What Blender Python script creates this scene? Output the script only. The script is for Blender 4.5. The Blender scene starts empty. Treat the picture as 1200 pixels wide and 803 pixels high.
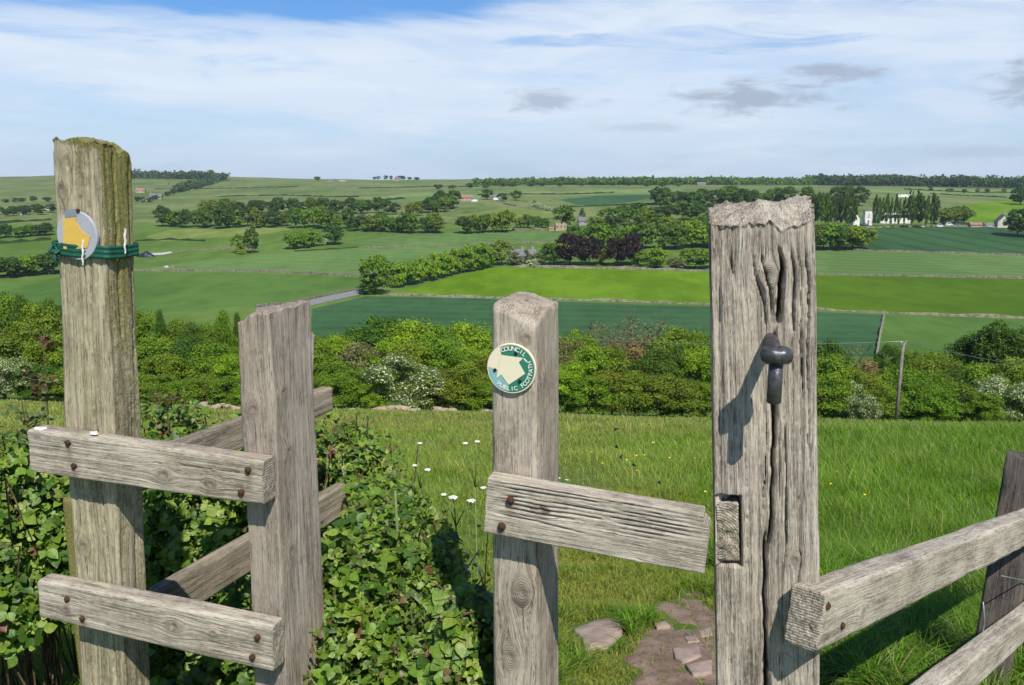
import bpy, math, random
import numpy as np
from mathutils import Vector, Matrix, Quaternion
from mathutils.geometry import delaunay_2d_cdt

R = math.radians
sc = bpy.context.scene
COL = sc.collection
rng = np.random.default_rng(7)
random.seed(7)

# ------------------------------------------------------------------ camera
W_PX, H_PX, F_PX = 1200.0, 803.0, 1000.0
PITCH = math.atan(189.0 / F_PX)
EYE = np.array([0.0, 0.0, 1.6])
cam_d = bpy.data.cameras.new("camera")
cam = bpy.data.objects.new("camera", cam_d)
COL.objects.link(cam)
cam.location = EYE
cam.rotation_euler = (math.pi / 2 - PITCH, 0, 0)
cam_d.sensor_width = 36.0
cam_d.lens = 36.0 * F_PX / W_PX
cam_d.clip_start = 0.05
cam_d.clip_end = 30000
sc.camera = cam

# ------------------------------------------------------------------ sun, sky, exposure
SUN = np.array([0.39, -1.13, 1.47]); SUN /= np.linalg.norm(SUN)
sun_d = bpy.data.lights.new("sun", 'SUN')
sun_d.energy = 5.0
sun_d.angle = R(0.5)
sun_d.color = (1.0, 0.945, 0.85)
sun = bpy.data.objects.new("sun", sun_d)
COL.objects.link(sun)
sun.location = (0, 0, 30)
sun.rotation_euler = Vector(SUN).to_track_quat('Z', 'Y').to_euler()

world = bpy.data.worlds.new("World")
sc.world = world
world.use_nodes = True

class NT:
    """tiny node-tree helper"""
    def __init__(s, tree):
        s.t = tree; tree.nodes.clear()
    def n(s, kind, **kw):
        nd = s.t.nodes.new(kind)
        for k, v in kw.items():
            if k == 'ins':
                for kk, vv in v.items():
                    s.put(nd.inputs[kk], vv)
            else:
                setattr(nd, k, v)
        return nd
    def put(s, sock, v):
        if isinstance(v, bpy.types.NodeSocket): s.t.links.new(v, sock)
        elif isinstance(v, bpy.types.Node): s.t.links.new(v.outputs[0], sock)
        elif isinstance(v, (tuple, list)) and len(v) == 3 and sock.type == 'RGBA': sock.default_value = (*v, 1)
        else: sock.default_value = v
    def m(s, op, a, b=0.0, c=0.0, clamp=False):
        nd = s.t.nodes.new('ShaderNodeMath'); nd.operation = op; nd.use_clamp = clamp
        s.put(nd.inputs[0], a); s.put(nd.inputs[1], b); s.put(nd.inputs[2], c)
        return nd.outputs[0]
    def v(s, op, a, b=(0, 0, 0)):
        nd = s.t.nodes.new('ShaderNodeVectorMath'); nd.operation = op
        s.put(nd.inputs[0], a); s.put(nd.inputs[1], b)
        return nd.outputs[0]
    def ss(s, x, lo, hi, a=0.0, b=1.0):
        nd = s.t.nodes.new('ShaderNodeMapRange'); nd.interpolation_type = 'SMOOTHSTEP'
        for i, q in enumerate((x, lo, hi, a, b)): s.put(nd.inputs[i], q)
        return nd.outputs[0]
    def mix(s, f, a, b, blend='MIX'):
        nd = s.t.nodes.new('ShaderNodeMix'); nd.data_type = 'RGBA'; nd.blend_type = blend
        s.put(nd.inputs[0], f); s.put(nd.inputs[6], a); s.put(nd.inputs[7], b)
        return nd.outputs[2]
    def noise(s, vec, scale=1.0, detail=4.0, rough=0.55, dist=0.0):
        nd = s.t.nodes.new('ShaderNodeTexNoise')
        s.put(nd.inputs['Vector'], vec); nd.inputs['Scale'].default_value = scale
        nd.inputs['Detail'].default_value = detail; nd.inputs['Roughness'].default_value = rough
        nd.inputs['Distortion'].default_value = dist
        return nd.outputs[0]
    def comb(s, x=0.0, y=0.0, z=0.0):
        nd = s.t.nodes.new('ShaderNodeCombineXYZ')
        for i, q in enumerate((x, y, z)): s.put(nd.inputs[i], q)
        return nd.outputs[0]
    def sep(s, v):
        nd = s.t.nodes.new('ShaderNodeSeparateXYZ'); s.put(nd.inputs[0], v); return nd.outputs
    def attr(s, name):
        nd = s.t.nodes.new('ShaderNodeAttribute'); nd.attribute_name = name; return nd.outputs

w = NT(world.node_tree)
sky = w.n('ShaderNodeTexSky', sky_type='NISHITA', sun_disc=False, sun_elevation=math.asin(SUN[2]),
          sun_rotation=math.atan2(SUN[0], SUN[1]), altitude=100.0, air_density=1.0, dust_density=0.6, ozone_density=2.0)
tc = w.n('ShaderNodeTexCoord')
dx, dy, dz = w.sep(tc.outputs['Generated'])
hor = w.m('SQRT', w.m('ADD', w.m('MULTIPLY', dx, dx), w.m('MULTIPLY', dy, dy)))
el = w.m('DIVIDE', dz, w.m('MAXIMUM', hor, 0.02))
az = w.m('ARCTAN2', dx, dy)
base = w.mix(1.0, sky.outputs[0], (0.048, 0.076, 0.110), 'MULTIPLY')
cv = w.comb(w.m('MULTIPLY', az, 2.2), w.m('ADD', w.m('MULTIPLY', el, 11.0), w.m('MULTIPLY', az, 0.9)), 3.3)
n1 = w.noise(cv, 1.6, 7.0, 0.58, 0.6)
n2 = w.noise(w.comb(w.m('MULTIPLY', az, 5.0), w.m('MULTIPLY', el, 34.0), 8.1), 1.3, 5.0, 0.6, 0.4)
# open blue high up, veil of thin white cloud below it
lift = w.m('ADD', el, w.m('ADD', w.m('MULTIPLY', w.m('SUBTRACT', n1, 0.5), 0.11), w.m('MULTIPLY', w.m('SUBTRACT', n2, 0.5), 0.035)))
lift = w.m('SUBTRACT', lift, w.m('MULTIPLY', w.ss(az, -0.28, 0.40), 0.062))
veil = w.ss(lift, 0.146, 0.186, 1.0, 0.0)
veil = w.m('MULTIPLY', veil, w.ss(n1, 0.28, 0.58, 0.62, 1.0))
hole = w.m('MULTIPLY', w.ss(w.noise(w.comb(w.m('MULTIPLY', az, 3.0), w.m('MULTIPLY', el, 20.0), 1.7), 1.4, 5.0, 0.6, 0.5), 0.56, 0.72), 0.55)
veil = w.m('MULTIPLY', veil, w.m('SUBTRACT', 1.0, w.m('MULTIPLY', hole, w.ss(el, 0.06, 0.12))))
hi = w.ss(el, 0.22, 0.6, 1.0, 0.25)
veil = w.m('MULTIPLY', veil, w.ss(el, 0.5, 0.2, 0.0, 1.0))
ccol = w.mix(w.ss(el, 0.0, 0.13), (0.53, 0.63, 0.765), (0.63, 0.71, 0.81))
ccol = w.mix(w.m('MULTIPLY', w.ss(n2, 0.45, 0.75), 0.5), ccol, (0.72, 0.775, 0.85))
col = w.mix(w.m('MULTIPLY', veil, 0.93), base, ccol)
# small grey cloudlets
def cloudlet(a0, e0, ra, re, s):
    q1 = w.m('DIVIDE', w.m('SUBTRACT', az, a0), ra); q2 = w.m('DIVIDE', w.m('SUBTRACT', el, e0), re)
    d2 = w.m('ADD', w.m('MULTIPLY', q1, q1), w.m('MULTIPLY', q2, q2))
    nn = w.noise(w.comb(w.m('MULTIPLY', az, 18.0), w.m('MULTIPLY', el, 62.0), a0 * 7), 1.0, 6.0, 0.62, 0.5)
    f = w.m('SUBTRACT', 1.0, w.m('SQRT', d2))
    f = w.m('ADD', f, w.m('MULTIPLY', w.m('SUBTRACT', nn, 0.5), 2.1))
    return w.m('MULTIPLY', w.ss(f, 0.2, 0.9), s)
for args in ((0.045, 0.090, 0.075, 0.020, .7), (0.27, 0.090, 0.15, 0.026, .85), (0.34, 0.113, 0.10, 0.016, .8), (0.53, 0.094, 0.085, 0.028, .95), (0.49, 0.028, 0.10, 0.010, .35), (0.15, 0.06, 0.08, 0.008, .3)):
    f = cloudlet(*args)
    col = w.mix(f, col, (0.33, 0.385, 0.49))
bg = w.n('ShaderNodeBackground', ins={'Color': col, 'Strength': 1.0})
w.n('ShaderNodeOutputWorld', ins={'Surface': bg})

sc.view_settings.view_transform = 'Standard'
sc.view_settings.look = 'None'
sc.view_settings.gamma = 1.0
sc.view_settings.exposure = 0.25
sc.view_settings.use_curve_mapping = False
sc.cycles.use_denoising = True
sc.cycles.max_bounces = 6
sc.cycles.diffuse_bounces = 3
sc.cycles.transparent_max_bounces = 6
sc.cycles.volume_bounces = 0
sc.cycles.caustics_reflective = False
sc.cycles.caustics_refractive = False

# ------------------------------------------------------------------ projection helpers
FWD = np.array([0, math.cos(PITCH), -math.sin(PITCH)])
UPV = np.array([0, math.sin(PITCH), math.cos(PITCH)])
def ray(px, py):
    return FWD + np.array([1.0, 0, 0]) * (px - W_PX / 2) / F_PX + UPV * (H_PX / 2 - py) / F_PX
def at(px, py, Y):
    d = ray(px, py); return EYE + d * (Y / d[1])
def on_plane(px, py, p0, n):
    d = ray(px, py); return EYE + d * (np.dot(p0 - EYE, n) / np.dot(d, n))
def project(p):
    q = np.asarray(p, float) - EYE
    z = q @ FWD
    return W_PX / 2 + F_PX * q[0] / z, H_PX / 2 - F_PX * (q @ UPV) / z

# ------------------------------------------------------------------ noise
def _h(ix, iy, iz, s):
    h = (ix * 374761393 + iy * 668265263 + iz * 2147483647 + s * 1274126177) & 0xFFFFFFFF
    h = ((h ^ (h >> 13)) * 1274126177) & 0xFFFFFFFF
    h = ((h ^ (h >> 16)) * 2246822519) & 0xFFFFFFFF
    return ((h ^ (h >> 15)) & 0xFFFFFF) / 16777215.0
def vn(x, y, z=0.0, s=0):
    x, y, z = np.broadcast_arrays(np.asarray(x, float), np.asarray(y, float), np.asarray(z, float))
    ix, iy, iz = np.floor(x).astype(np.int64), np.floor(y).astype(np.int64), np.floor(z).astype(np.int64)
    fx, fy, fz = x - ix, y - iy, z - iz
    fx, fy, fz = fx * fx * (3 - 2 * fx), fy * fy * (3 - 2 * fy), fz * fz * (3 - 2 * fz)
    def L(a, b, t): return a + (b - a) * t
    c = {}
    for i in (0, 1):
        for j in (0, 1):
            for k in (0, 1): c[i, j, k] = _h(ix + i, iy + j, iz + k, s)
    return L(L(L(c[0,0,0], c[1,0,0], fx), L(c[0,1,0], c[1,1,0], fx), fy), L(L(c[0,0,1], c[1,0,1], fx), L(c[0,1,1], c[1,1,1], fx), fy), fz) * 2 - 1
def fbm(x, y, z=0.0, s=0, o=3):
    t, a = 0.0, 1.0
    for i in range(o):
        t = t + a * vn(np.asarray(x) * 2**i, np.asarray(y) * 2**i, np.asarray(z) * 2**i, s + i); a *= 0.5
    return t

# ------------------------------------------------------------------ terrain
PROF = np.array([(-20, 1.1), (-6, 1.3), (0, 1.6), (1.5, 1.72), (3, 1.99), (5, 2.42), (10, 3.62), (20, 6.25), (40, 11.7), (60, 17.1), (90, 25.0), (100, 27.6),
    (130, 33.5), (170, 41.5), (210, 47.5), (250, 50), (375, 50), (470, 47.5), (560, 43), (650, 36), (800, 29.5), (1000, 21.5), (1400, 11.0),
    (2000, 0.5), (2600, -5), (3300, -3), (4200, 6), (7000, 60)])
def _pchip(xs, ys):
    h = np.diff(xs); d = np.diff(ys) / h
    m = np.zeros_like(xs)
    m[0], m[-1] = d[0], d[-1]
    for i in range(1, len(xs) - 1):
        if d[i-1] * d[i] > 0:
            w1, w2 = 2*h[i] + h[i-1], h[i] + 2*h[i-1]
            m[i] = (w1 + w2) / (w1 / d[i-1] + w2 / d[i])
    def f(x):
        x = np.clip(x, xs[0], xs[-1]); i = np.clip(np.searchsorted(xs, x) - 1, 0, len(xs) - 2)
        t = (x - xs[i]) / h[i]
        return (1+2*t)*(1-t)**2*ys[i] + t*(1-t)**2*h[i]*m[i] + t*t*(3-2*t)*ys[i+1] + t*t*(t-1)*h[i]*m[i+1]
    return f
_prof = _pchip(PROF[:, 0], PROF[:, 1])
def sstep(x, a, b):
    t = np.clip((x - a) / (b - a), 0, 1); return t * t * (3 - 2 * t)
def terrain(x, y):
    x = np.asarray(x, float); y = np.asarray(y, float)
    u = x / np.maximum(y, 30.0)
    drop = _prof(y)
    drop = drop + 0.026 * np.clip(x, -70, 70) * sstep(y, 15, 90) * (1 - sstep(y, 130, 260))
    far = sstep(y, 1500, 2600)
    lift = 17 * np.exp(-((u + 0.43) / 0.10) ** 2) + 4 * np.exp(-((u + 0.62) / 0.12) ** 2) + 3 * np.exp(-((u - 0.1) / 0.2) ** 2) - 6 * sstep(u, 0.25, 0.6)
    drop = drop - far * lift
    mid = sstep(y, 620, 1300)
    drop = drop - mid * (5.0 * vn(x / 330.0, y / 420.0, 0, 3) + 1.6 * vn(x / 120.0, y / 170.0, 0, 5))
    drop = drop - sstep(y, 650, 900) * (1 - sstep(y, 1200, 1700)) * 5.0 * np.exp(-((u + 0.02) / 0.10) ** 2)
    near = 1 - sstep(y, 30, 80)
    drop = drop - near * 0.05 * vn(x / 1.7, y / 1.7, 0, 9) * sstep(y, 2, 6) - 0.30 * sstep(y, 6, 20) * (1 - sstep(y, 90, 110)) * vn(x / 14.0, y / 16.0, 0, 12)
    return EYE[2] - drop
_TY = np.geomspace(1.2, 6500, 900)
def hit(px, py, ymin=1.2):
    """where the sight line through a pixel meets the terrain beyond distance ymin"""
    d = ray(px, py); d = d / d[1]
    Y = _TY[_TY >= ymin]
    f = EYE[2] + d[2] * Y - terrain(d[0] * Y, Y)
    idx = np.nonzero(f < 0)[0]
    if len(idx) == 0 or idx[0] == 0:
        Yh = Y[np.argmin(np.abs(f))] if len(idx) == 0 else Y[0]
    else:
        a, b = Y[idx[0]-1], Y[idx[0]]
        for _ in range(24):
            c = (a + b) / 2
            if EYE[2] + d[2]*c - terrain(d[0]*c, c) < 0: b = c
            else: a = c
        Yh = b
    return np.array([d[0]*Yh, Yh, float(terrain(d[0]*Yh, Yh))])

# ------------------------------------------------------------------ object helpers
def mesh_np(name, V, faces_or_arrays, mat=None, attrs=None, smooth=False, mat_idx=None):
    """V n x 3, faces: array (m,k) or list of arrays of different k"""
    me = bpy.data.meshes.new(name)
    V = np.ascontiguousarray(V, dtype=np.float32)
    FA = faces_or_arrays if isinstance(faces_or_arrays, list) else [faces_or_arrays]
    FA = [np.asarray(f, dtype=np.int32) for f in FA if len(f)]
    tot = np.concatenate([np.full(len(f), f.shape[1], np.int32) for f in FA])
    li = np.concatenate([f.ravel() for f in FA])
    me.vertices.add(len(V)); me.vertices.foreach_set("co", V.ravel())
    me.loops.add(len(li)); me.loops.foreach_set("vertex_index", li)
    me.polygons.add(len(tot))
    me.polygons.foreach_set("loop_start", np.concatenate([[0], np.cumsum(tot)[:-1]]).astype(np.int32))
    me.polygons.foreach_set("loop_total", tot)
    me.polygons.foreach_set("use_smooth", np.full(len(tot), bool(smooth)))
    if mat_idx is not None: me.polygons.foreach_set("material_index", np.asarray(mat_idx, np.int32))
    for k, a in (attrs or {}).items():
        a = np.asarray(a, np.float32)
        if a.ndim == 1:
            t = me.attributes.new(k, 'FLOAT', 'POINT'); t.data.foreach_set("value", a)
        else:
            t = me.attributes.new(k, 'FLOAT_VECTOR', 'POINT'); t.data.foreach_set("vector", a.ravel())
    for m in (mat if isinstance(mat, (list, tuple)) else [mat]):
        if m is not None: me.materials.append(m)
    me.update(); me.validate()
    return me
def link(name, me, parent=None, loc=None):
    o = bpy.data.objects.new(name, me); COL.objects.link(o)
    if loc is not None: o.location = loc
    if parent is not None:
        o.parent = parent
        if loc is None: o.location = -Vector(parent.location)     # mesh written in world coordinates
    return o
def tag(o, label=None, cat=None, group=None, kind=None):
    if label: o["label"] = label
    if cat: o["category"] = cat
    if group: o["group"] = group
    if kind: o["kind"] = kind
    return o
def empty(name, loc, label, cat, group=None):
    o = bpy.data.objects.new(name, None); COL.objects.link(o); o.location = loc; o.empty_display_size = 0.1
    return tag(o, label, cat, group)

class MB:
    """collects simple solids in world coordinates"""
    def __init__(s): s.V = []; s.F = {}; s.n = 0
    def add(s, V, F):
        V = np.asarray(V, float); s.V.append(V)
        for f in F: s.F.setdefault(len(f), []).append([i + s.n for i in f])
        s.n += len(V); return s
    def box(s, c, size, rz=0.0, M=None):
        x, y, z = np.array(size) / 2
        V = np.array([[i*x, j*y, k*z] for k in (-1, 1) for (i, j) in ((-1,-1),(1,-1),(1,1),(-1,1))])
        V = V @ (np.array([[math.cos(rz), math.sin(rz), 0], [-math.sin(rz), math.cos(rz), 0], [0, 0, 1]])) if M is None else V @ np.array(M).T
        return s.add(V + np.array(c), [(3,2,1,0),(4,5,6,7),(0,1,5,4),(1,2,6,5),(2,3,7,6),(3,0,4,7)])
    def tube(s, pts, rads, k=8, cap=True):
        pts = np.asarray(pts, float); n = len(pts)
        rads = np.broadcast_to(np.asarray(rads, float), (n,))
        T = np.gradient(pts, axis=0); T /= np.linalg.norm(T, axis=1)[:, None] + 1e-12
        ref = np.array([0, 0, 1.0]) if abs(T[0][2]) < 0.9 else np.array([1.0, 0, 0])
        V = []
        for i in range(n):
            a = np.cross(T[i], ref); a /= np.linalg.norm(a) + 1e-12; b = np.cross(T[i], a)
            for j in range(k):
                t = 2*math.pi*j/k; V.append(pts[i] + rads[i]*(math.cos(t)*a + math.sin(t)*b))
        F = [(i*k+j, i*k+(j+1)%k, (i+1)*k+(j+1)%k, (i+1)*k+j) for i in range(n-1) for j in range(k)]
        if cap: F += [tuple(range(k-1, -1, -1)), tuple((n-1)*k + j for j in range(k))]
        return s.add(V, F)
    def poly(s, pts): return s.add(pts, [tuple(range(len(pts)))])
    def build(s, name, mat, parent=None, smooth=False, attrs=None):
        me = mesh_np(name, np.concatenate(s.V), [np.array(f) for f in s.F.values()], mat, attrs, smooth)
        return link(name, me, parent)

def mat(name):
    m = bpy.data.materials.new(name); m.use_nodes = True
    return m, NT(m.node_tree)
def simple(name, col, rough=0.8, metal=0.0, var=0.15, scale=20.0, bump=0.0, spec=0.3):
    m, t = mat(name)
    tcd = t.n('ShaderNodeTexCoord')
    n = t.noise(tcd.outputs['Object'], scale, 4)
    c = t.mix(t.ss(n, 0.3, 0.7), tuple(x*(1-var) for x in col), tuple(min(1, x*(1+var)) for x in col))
    b = t.n('ShaderNodeBsdfPrincipled', ins={'Base Color': c, 'Roughness': rough, 'Metallic': metal, 'Specular IOR Level': spec})
    if bump:
        bp = t.n('ShaderNodeBump', ins={'Height': n, 'Strength': bump, 'Distance': 0.01}); t.put(b.inputs['Normal'], bp)
    t.n('ShaderNodeOutputMaterial', ins={'Surface': b})
    return m
def leafy(name, base=None, use_obj=False, attr=None, trans=0.35, rough=0.5, spec=0.25, hue=0.1):
    """foliage: diffuse/gloss plus light coming through; per-leaf variation from attribute 'lv'"""
    m, t = mat(name)
    lv = t.attr('lv')[2]
    if use_obj:
        oi = t.n('ShaderNodeObjectInfo'); c = t.mix(1.0, oi.outputs['Color'], (1.42, 1.42, 1.1), 'MULTIPLY')
    elif attr: c = t.attr(attr)[0]
    else: c = t.mix(0.0, base, base)
    dark = t.mix(1.0, c, (0.55, 0.62, 0.6), 'MULTIPLY'); lite = t.mix(1.0, c, (1.7, 1.55, 1.1), 'MULTIPLY')
    c2 = t.mix(lv, dark, lite)
    fl = t.attr('flower')[2]
    c3 = t.mix(fl, c2, (0.60, 0.64, 0.47))
    b = t.n('ShaderNodeBsdfPrincipled', ins={'Base Color': c3, 'Roughness': rough, 'Specular IOR Level': spec})
    tl = t.n('ShaderNodeBsdfTranslucent', ins={'Color': t.mix(1.0, c3, (1.15, 1.25, 0.6), 'MULTIPLY')})
    mx = t.n('ShaderNodeMixShader', ins={0: trans, 1: b.outputs[0], 2: tl.outputs[0]})
    t.n('ShaderNodeOutputMaterial', ins={'Surface': mx})
    return m

# ------------------------------------------------------------------ ground sheets
def field_mat(name, c1, c2, kind='grass', sx=40.0, direction=0.0):
    m, t = mat(name)
    g = t.n('ShaderNodeNewGeometry').outputs['Position']
    big = t.noise(t.v('MULTIPLY', g, (1/90., 1/140., 0)), 1.0, 4, 0.6)
    fine = t.noise(t.v('MULTIPLY', g, (1/9., 1/22., 0)), 1.0, 5, 0.65)
    f = t.m('ADD', t.m('MULTIPLY', big, 0.6), t.m('MULTIPLY', fine, 0.4))
    c = t.mix(t.ss(f, 0.40, 0.60), tuple(q*.93 for q in c1), tuple(q*1.07 for q in c2))
    pat = t.noise(t.v('MULTIPLY', g, (1/38., 1/60., 0)), 1.0, 6, 0.7)
    c = t.mix(t.ss(pat, 0.56, 0.72, 0.0, 0.35), c, tuple(q*.72 for q in c1))
    x, y, z = t.sep(g)
    if kind == 'rows':          # drilled crop with tramlines
        q = t.m('ADD', t.m('MULTIPLY', x, math.cos(direction)), t.m('MULTIPLY', y, math.sin(direction)))
        fr = t.m('FRACT', t.m('DIVIDE', q, 24.0))
        l1 = t.ss(t.m('ABSOLUTE', t.m('SUBTRACT', fr, 0.44)), 0.015, 0.06, 1.0, 0.0)
        l2 = t.ss(t.m('ABSOLUTE', t.m('SUBTRACT', fr, 0.56)), 0.015, 0.06, 1.0, 0.0)
        c = t.mix(t.m('MULTIPLY', t.m('ADD', l1, l2), 0.75), c, tuple(v*0.55 for v in c1))
    if kind == 'stripe':
        q = t.m('ADD', t.m('MULTIPLY', x, math.cos(direction)), t.m('MULTIPLY', y, math.sin(direction)))
        wv = t.m('SINE', t.m('ADD', t.m('MULTIPLY', q, 2*math.pi/13.0), t.m('MULTIPLY', fine, 2.0)))
        c = t.mix(t.ss(wv, -0.6, 0.9, 0.0, 0.26), c, tuple(min(1, v*1.25+0.006) for v in c2))
    if kind == 'rough':
        hum = t.noise(t.v('MULTIPLY', g, (1/26., 1/40., 0)), 1.0, 5, 0.7)
        c = t.mix(t.ss(hum, 0.50, 0.70, 0.0, 0.65), c, (0.20, 0.19, 0.065))
        hum2 = t.noise(t.v('MULTIPLY', g, (1/60., 1/25., 0)), 1.0, 5, 0.7)
        c = t.mix(t.ss(hum2, 0.55, 0.7, 0.0, 0.5), c, (0.035, 0.07, 0.02))
    bp = t.n('ShaderNodeBump', ins={'Height': fine, 'Strength': 0.25, 'Distance': 1.0})
    b = t.n('ShaderNodeBsdfPrincipled', ins={'Base Color': c, 'Roughness': 0.9, 'Specular IOR Level': 0.08, 'Normal': bp})
    t.n('ShaderNodeOutputMaterial', ins={'Surface': b})
    return m
def soil_mat():
    m, t = mat("near_soil_and_thatch")
    g = t.n('ShaderNodeNewGeometry').outputs['Position']
    a = t.noise(g, 6.0, 6, 0.6); b_ = t.noise(g, 45.0, 5, 0.7)
    c = t.mix(t.ss(a, 0.35, 0.65), (0.075, 0.13, 0.022), (0.12, 0.155, 0.04))
    far = t.ss(t.sep(g)[1], 10, 40)
    c = t.mix(t.m('MULTIPLY', far, 0.85), c, t.mix(t.ss(t.noise(g, 0.35, 6, 0.65), 0.35, 0.65), (0.075, 0.125, 0.024), (0.135, 0.16, 0.045)))
    bp = t.n('ShaderNodeBump', ins={'Height': b_, 'Strength': 0.6, 'Distance': 0.02})
    b = t.n('ShaderNodeBsdfPrincipled', ins={'Base Color': c, 'Roughness': 0.95, 'Specular IOR Level': 0.1, 'Normal': bp})
    t.n('ShaderNodeOutputMaterial', ins={'Surface': b})
    return m

FM = {
 'near': soil_mat(),
 'pasture': field_mat("pasture", (0.074, 0.135, 0.020), (0.105, 0.165, 0.034)),
 'hill': field_mat("hill_pasture", (0.082, 0.135, 0.034), (0.150, 0.182, 0.062), 'rough'),
 'teal': field_mat("young_cereal", (0.031, 0.082, 0.029), (0.043, 0.102, 0.037), 'stripe', direction=1.45),
 'tealrows': field_mat("cereal_with_tramlines", (0.028, 0.075, 0.025), (0.037, 0.090, 0.031), 'rows', direction=0.25),
 'lime': field_mat("bright_ley", (0.085, 0.165, 0.003), (0.118, 0.205, 0.008)),
 'limedark': field_mat("bright_ley_darker", (0.056, 0.115, 0.002), (0.072, 0.135, 0.003)),  # the ley's own darker green stretch
 'light': field_mat("light_pasture", (0.080, 0.145, 0.036), (0.102, 0.172, 0.048), 'stripe', direction=1.3),
 'mid': field_mat("mid_pasture", (0.060, 0.125, 0.020), (0.080, 0.150, 0.028)),
 'yellow': field_mat("dry_pasture", (0.130, 0.180, 0.036), (0.190, 0.215, 0.062)),
 'strip': field_mat("far_strip", (0.115, 0.180, 0.050), (0.160, 0.215, 0.070)),
}
# field outlines traced as sight lines onto the valley floor (pixel, pixel), material, object name
FIELDS = [
 ('teal', [(366,362),(430,347),(560,350),(832,360),(1036,369),(1028,420),(1024,470),(366,470)]),
 ('mid',  [(1038,369),(1130,372),(1260,375),(1260,470),(1026,470),(1030,420)]),
 ('lime', [(460,344),(520,328),(572,313),(700,315.5),(832,319),(890,320.5),(890,362),(832,357),(620,349)]),
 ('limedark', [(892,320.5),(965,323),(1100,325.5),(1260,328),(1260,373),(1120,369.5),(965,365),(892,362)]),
 ('light', [(780,316),(840,296),(965,293),(1025,294.5),(1120,297),(1260,302),(1260,326.5),(1100,324),(965,321.5)]),
 ('tealrows', [(1000,293),(1020,266),(1100,264.5),(1260,266.5),(1260,300.5),(1120,295.5)]),
 ('mid', [(-60,345),(60,326),(158,318.5),(260,319),(425,325.5),(420,341),(352,355),(240,362),(60,380),(-60,390)]),
 ('light', [(158,316.5),(240,305),(330,297),(430,291),(555,288),(575,300),(452,326),(425,324),(260,317.5)]),
 ('pasture', [(158,300),(205,296),(240,300),(330,295.5),(240,303),(158,314)]),
 ('light', [(400,284.5),(470,275),(530,273.5),(660,272.5),(655,282),(560,285.5),(430,288)]),
 ('yellow', [(170,277),(200,269),(330,267),(345,269),(300,275),(240,279),(190,283)]),
 ('pasture', [(345,271),(400,266),(470,273),(400,283),(330,290),(300,278)]),
 ('yellow', [(535,252),(600,243),(655,250),(640,258),(560,262)]),
 ('strip', [(420,231),(540,224),(640,222),(650,226),(560,232),(430,238)]),
 ('teal', [(655,234),(700,229.5),(760,228),(765,231),(740,237),(680,241)]),
 ('strip', [(660,226),(700,222),(800,221),(800,226),(700,228),(660,231)]),
 ('lime', [(1128,262),(1128,240),(1180,234),(1260,234),(1260,262)]),
 ('strip', [(985,220.5),(1080,220),(1200,223),(1200,231),(1100,229),(1000,224)]),
 ('pasture', [(-60,300),(0,292),(60,286),(60,300),(0,318),(-60,330)]),
]
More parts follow.
